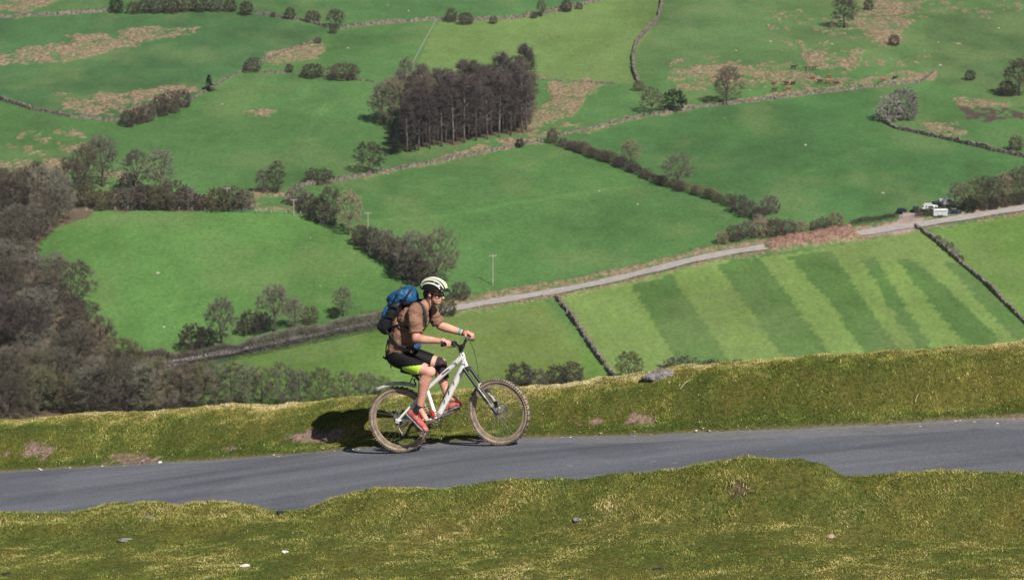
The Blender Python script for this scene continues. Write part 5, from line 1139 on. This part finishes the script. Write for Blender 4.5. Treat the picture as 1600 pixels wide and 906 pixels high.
# shorts with lime panel on the near thigh
s_ = MB(); s_.ell(B(624, 556, 0), (.135, .165, .115)); s_.cap(HPn + Vector((.01, 0, 0)), lerp(HPn, KNn, .80), .110, .082, 24, True, False); s_.cap(HPf + Vector((.01, 0, 0)), lerp(HPf, KNf, .80), .106, .080, 24, True, False)
s_.cap(B(630, 560, -.07), B(652, 577, -.12), .085, .065, 16, True, True)
sho = s_.blob('shorts', [lycra, lime], man, .0065, 3)
La = B(627, 573.5, -.2); Lb = B(664, 569.5, -.2); me = sho.data
for f_ in me.polygons:
    c = f_.center
    if c.y < -.085 and c.x > La.x:
        zl = La.z + (Lb.z - La.z) * (c.x - La.x) / (Lb.x - La.x)
        if c.z < zl - (c.y + .2) * .25 and c.z > zl - .09 - .0: f_.material_index = 1
q = MB(); q.add([B(653, 556, -.13) + Vector((0, -.06, 0)), B(661, 555, -.13) + Vector((0, -.06, 0)), B(656, 559, -.13) + Vector((0, -.06, 0))], [(0, 1, 2)])
us = MB(); us.ell(B(651, 541, .02), (.035, .10, .045)); us.blob('undershirt', simple('blue_cotton', (0.015, 0.09, 0.22), (0.008, 0.04, 0.12), 10, .8), man, .008, 2, (.01, .04))
# shoes, socks, brace
shoe_m = simple('dusty_red_mesh', (0.55, 0.07, 0.07), (0.42, 0.10, 0.09), 25, .8, dirt=(0.36, 0.22, 0.18), dirt_amt=.45, dirt_scale=14)
lace_m = simple('bright_red', (0.80, 0.04, 0.05), None, 20, .6); sole_m = simple('muddy_sole', (0.33, 0.30, 0.27), (0.12, 0.10, 0.09), 25, .9); sock_m = simple('black_sock', (0.015, 0.015, 0.017), None, 20, .9)
for A_, d, p_ in ((AKn, nd, NP), (AKf, fd, FP)):
    n_ = Vector((-d.z, 0, d.x)); n_ = n_ if n_.z > 0 else -n_; yv = Vector((0, A_.y * .5 + p_.y * .5, 0)); rot = Matrix((d, Vector((0, 1, 0)), n_)).transposed()
    ball = Vector((p_.x, yv.y, p_.z)) + n_ * .028; heel = ball - d * .155; toe = ball + d * .075
    q = MB(); q.ell(heel + n_ * .032 + d * .012, (.042, .034, .040), rot); q.ell(ball + n_ * .030, (.070, .045, .034), rot); q.ell(toe + n_ * .020 - d * .01, (.045, .042, .026), rot); q.cap(heel + n_ * .04 + d * .02, ball + n_ * .035, .037, .034); q.cap(heel + n_ * .04 + d * .035, lerp(heel + d * .04, A_, .75) + n_ * .01, .038, .040, 18, True, False)
    sw = q.blob('shoe', shoe_m, man, .005, 2)
    q = MB(); q.ell(ball - n_ * .002 + d * .01, (.085, .046, .014), rot, p=.8); q.ell(heel - n_ * .002 + d * .03, (.07, .037, .015), rot, p=.8); q.cap(heel + d * .03, ball, .016, .014); q.ell(lerp(heel, ball, .5), (.08, .034, .013), rot); so2 = q.blob('sole', sole_m, sw, .005, 1)
    q = MB()
    for k in range(4): c = lerp(heel + d * .08, ball, .15 + k * .24) + n_ * (.082 - k * .008); q.tube([c + Vector((0, -.03, -.012)), c + n_ * .006, c + Vector((0, .03, -.012))], .0055, 6)
    q.ell(heel + d * .075 + n_ * .088, (.03, .022, .012), rot); q.build('laces', lace_m, sw)
    dn = (A_ - (KNn if A_ is AKn else KNf)).normalized(); q = MB(); q.cap(A_ - dn * .035, lerp(A_, heel + d * .04 + n_ * .04, .5), .0385, .042, 18, False, True); q.blob('sock', sock_m, man, .005, 1)
q = MB(); d = (AKf - KNf).normalized(); q.cap(lerp(KNf, HPf, .10), KNf, .066, .066, 20, False, True); q.cap(KNf + Vector((.008, 0, 0)), KNf + d * .16, .066, .060, 20, True, False); q.blob('knee_brace', simple('maroon_neoprene', (0.045, 0.018, 0.028), (0.02, 0.012, 0.016), 20, .8), man, .006, 2)
# hair, helmet, glasses, straps
q = MB(); q.ell(hp(-.055, 0, -.022), (.058, .074, .055), HM); q.ell(hp(-.02, 0, .0), (.085, .082, .06), HM); q.ell(hp(-.062, 0, -.055), (.040, .062, .045), HM); q.blob('hair', hairm, man, .005, 2, (.012, .02))
hel_b = simple('black_shell', (0.012, 0.012, 0.013), None, 10, .3); hel_y = simple('lime_white_shell', (0.84, 0.85, 0.76), (0.78, 0.82, 0.42), 9, .25); grm = simple('grey_shell', (0.25, 0.26, 0.27), None, 10, .3)
HC = (-.004, 0, .052); HR = (.142, .102, .098)
HT = HM @ Matrix.Rotation(R(-4), 3, 'Y')
def hs(lon, lat, k=1.0):                                 # lon 0 = front .. pi = back over the top ; lat = sideways
    x = math.cos(lon) * math.cos(lat); z = math.sin(lon) * math.cos(lat); y = math.sin(lat)
    return HD + HT @ Vector((HC[0] + x * HR[0] * k, y * HR[1] * k, HC[2] + z * HR[2] * k))
q = MB(); q.ell(HD + HT @ Vector((HC[0], 0, HC[2])), (HR[0] * .95, HR[1] * .95, HR[2] * .95), HT, 28, 18); 
me = q.data('helmet', hel_b); bm = bmesh.new(); bm.from_mesh(me); cpt = HD + HT @ Vector((0, 0, HC[2] - .018)); res = bmesh.ops.bisect_plane(bm, geom=bm.verts[:] + bm.edges[:] + bm.faces[:], plane_co=cpt, plane_no=HT @ Vector((-.05, 0, 1)), clear_inner=True)
bm.to_mesh(me); bm.free(); helm = bpy.data.objects.new('helmet', me); COL.objects.link(helm); helm.parent = man; sm_ = helm.modifiers.new('t', 'SOLIDIFY'); sm_.thickness = .012
for i, la in enumerate((-1.0, -.56, -.17, .17, .56, 1.0)):
    q = MB(); n = 15; lo_, hi_ = (.10, 3.0) if abs(la) < 1 else (.05, 3.1); P_ = [hs(lo_ + (hi_ - lo_) * k / (n - 1), la * (.75 + .25 * math.sin(math.pi * k / (n - 1))), 1.0) for k in range(n)]
    q.tube(P_, [.0042 + .0056 * math.sin(math.pi * (k + 1.5) / (n + 2)) for k in range(n)], 8); q.build('helmet_rib', [hel_y, hel_y, hel_y][i % 3], helm)
for lo_ in (1.2,):
    q = MB(); P_ = [hs(lo_, -1.0 + 2.0 * k / 10 + .0, .985) for k in range(11)]; q.tube(P_, .0075, 6); q.build('helmet_bridge', hel_y if lo_ > 2 else grm, helm)
q = MB(); P_ = [HD + HT @ Vector((HC[0] + math.cos(a) * HR[0] * 1.0, math.sin(a) * HR[1] * 1.0, HC[2] - .015)) for a in [2 * math.pi * k / 36 for k in range(36)]]; q.tube(P_, .011, 8, closed=True); q.build('helmet_rim', hel_b, helm)
q = MB(); vs = []; 
for i in range(9):
    a = (i - 4) / 4 * .95
    for k, (rr_, dz) in enumerate(((.98, .008), (1.28, -.012))): vs.append(HD + HT @ Vector((HC[0] + math.cos(a) * HR[0] * rr_, math.sin(a) * HR[1] * (rr_ - .1 * k), HC[2] + dz)))
q.add(vs, [(i * 2, i * 2 + 1, i * 2 + 3, i * 2 + 2) for i in range(8)]); vz = q.build('helmet_visor', hel_b, helm); tt_ = vz.modifiers.new('t', 'SOLIDIFY'); tt_.thickness = .006
q = MB()
for s in (-1, 1): q.tube([hp(.045, s * .088, .03), hp(.02, s * .082, -.045), hp(.035, s * .055, -.10), hp(.045, 0, -.122)], .005, 6); q.tube([hp(-.055, s * .086, .02), hp(.0, s * .085, -.035), hp(.02, s * .082, -.045)], .005, 6)
q.build('chin_strap', hel_b, helm)
q = MB(); 
for s in (-1, 1): q.ell(hp(.090, s * .033, -.014), (.010, .027, .017), HM); q.tube([hp(.085, s * .055, -.008), hp(.05, s * .075, -.008), hp(.0, s * .082, -.004)], .0035, 5)
q.tube([hp(.10, -.01, -.012), hp(.10, .01, -.012)], .004, 5); q.build('sunglasses', simple('dark_lens', (0.012, 0.01, 0.012), None, 5, .15), man)
q = MB(); wb = lerp(ELf, WRf, .80); dd_ = (WRf - ELf).normalized(); q.tube([wb, wb + dd_ * .024], .034, 16); q.build('wristband', simple('teal_band', (0.08, 0.42, 0.40), None, 10, .5), man)
q = MB(); q.tube([wb + dd_ * .045, wb + dd_ * .056], .032, 16); q.build('watch_strap', M['black'], man)

# ---- backpack carried by the rider
blue = simple('blue_ripstop', (0.012, 0.130, 0.29), (0.003, 0.035, 0.11), 16, .55, bmp=.012); pkb = simple('black_nylon', (0.014, 0.015, 0.02), (0.008, 0.008, 0.01), 20, .6, bmp=.006)
pack = empty('backpack', ROOT, -YAW, 'blue and black rucksack strapped to the cyclist\'s back', 'backpack')
axp = (B(634, 460) - B(608, 512)); axp.y = 0; axp.normalize(); nx = Vector((axp.z, 0, -axp.x)); rotp = Matrix((nx, Vector((0, 1, 0)), axp)).transposed()
pc = B(616, 489, 0)
q = MB(); q.ell(pc + axp * -.07, (.080, .150, .175), rotp, 24, 16, p=.75); q.ell(pc + axp * .03 + nx * .005, (.082, .15, .17), rotp, 24, 16, p=.75); q.blob('pack_bag', pkb, pack, .007, 2, (.014, .07))
lc = B(627, 461); ld = (B(649, 452) - B(605, 472)).normalized(); ln = Vector((-ld.z, 0, ld.x)); rl = Matrix((ld, Vector((0, 1, 0)), ld.cross(Vector((0, 1, 0))))).transposed()
q = MB(); lc = lc + Vector((0, 0, -.012)); q.ell(lc, (.145, .145, .074), rl, 26, 16, p=.7); q.ell(lc + ld * .07 - ln * -.012, (.085, .13, .062), rl, 20, 12, p=.8); q.ell(lc - ld * .06 - ln * .02, (.09, .14, .062), rl, 20, 12, p=.8); q.ell(B(640, 463), (.080, .12, .082), rl, 20, 12, p=.75); q.blob('pack_lid', blue, pack, .006, 2, (.024, .06))
for a_, b_ in (((609, 481), (627, 449)), ((624, 478), (646, 447))):
    q = MB(); q.tube([B(a_[0], a_[1], -.135), lerp(B(a_[0], a_[1], -.165), B(b_[0], b_[1], -.165), .35), lerp(B(a_[0], a_[1], -.165), B(b_[0], b_[1], -.155), .7), B(b_[0], b_[1], -.10), B(b_[0], b_[1] - 1, .0)], .009, 6); q.build('lid_strap', pkb, pack)
q = MB(); q.ell(pc + axp * -.01 - nx * .052, (.045, .135, .11), rotp, 24, 16, p=.8); q.blob('front_pocket', blue, pack, .006, 2, (.012, .05))
q = MB(); q.ell(pc + axp * -.155 - nx * .02, (.075, .14, .075), rotp, 24, 16, p=.8); q.blob('bottom_pocket', pkb, pack, .006, 2, (.012, .05))
for s in (-1, 1):
    SH_ = SHn if s < 0 else SHf
    p0 = pc + axp * .16 + nx * .06 + Vector((0, s * .09, 0)); top = lerp(NK, SH_, .62); 
    path = [p0, Vector((top.x - .05, s * .105, top.z + .055)), Vector((top.x + .03, s * .115, top.z + .05)), B(664 if s < 0 else 672, 492, s * .12) + Vector((.0, 0, .0)), B(664, 512, s * .14), B(650, 522, s * .175), B(628, 508, s * .185), pc + axp * -.13 + nx * .05 + Vector((0, s * .12, 0))]
    # smooth the path
    out = []
    for i in range(len(path) - 1):
        a = path[max(i - 1, 0)]; b0 = path[i]; c0 = path[i + 1]; d0 = path[min(i + 2, len(path) - 1)]
        for k in range(6): t = k / 6; out.append(.5 * ((2 * b0) + (-a + c0) * t + (2 * a - 5 * b0 + 4 * c0 - d0) * t * t + (-a + 3 * b0 - 3 * c0 + d0) * t ** 3))
    out.append(path[-1]); q = MB(); q.tube(out, [.019 if i < 22 else .010 for i in range(len(out))], 8); q.build('shoulder_strap', pkb, pack)
q = MB(); hb = [pc + axp * -.17 + nx * .04 + Vector((0, -.12, 0)), B(612, 527, -.175), B(622, 540, -.195), B(636, 543, -.185), B(648, 545, -.12), B(654, 545, 0), B(655, 542, .12), B(640, 536, .18), pc + axp * -.17 + nx * .04 + Vector((0, .12, 0))]
q.tube(hb, [.013] * 9, 8); q.build('hip_belt', pkb, pack)
q = MB(); t0 = B(604, 540, -.1); q.tube([B(606, 531, -.12), B(603, 545, -.12), B(603, 560, -.1), B(610, 566, -.1), B(611, 575, -.1)], .006, 6); q.box(B(601, 559, -.1), (.022, .004, .010), Matrix.Rotation(.6, 3, 'Y')); q.build('strap_tail', pkb, pack)
q = MB()
for k in (-.03, .09): q.tube([pc + axp * k - nx * .02 + Vector((0, -.155, 0)), pc + axp * (k + .04) + nx * .06 + Vector((0, -.158, 0))], .008, 6)
q.build('compression_strap', pkb, pack)

# ------------------------------------------------------------------ air
hz = MB(); hz.box((0, 1270, -9), (1750, 1360, 110)); ho = hz.build('haze', [bpy.data.materials.new('air')], None, False); tag(ho, kind='stuff')
hm = ho.data.materials[0]; hm.use_nodes = True; nt = hm.node_tree; nt.nodes.remove(nt.nodes['Principled BSDF'])
pv = nt.nodes.new('ShaderNodeVolumePrincipled'); pv.inputs['Color'].default_value = (0.9, 0.93, 1.0, 1); pv.inputs['Density'].default_value = 0.00005; pv.inputs['Anisotropy'].default_value = 0.2
nt.links.new(pv.outputs[0], nt.nodes['Material Output'].inputs['Volume'])
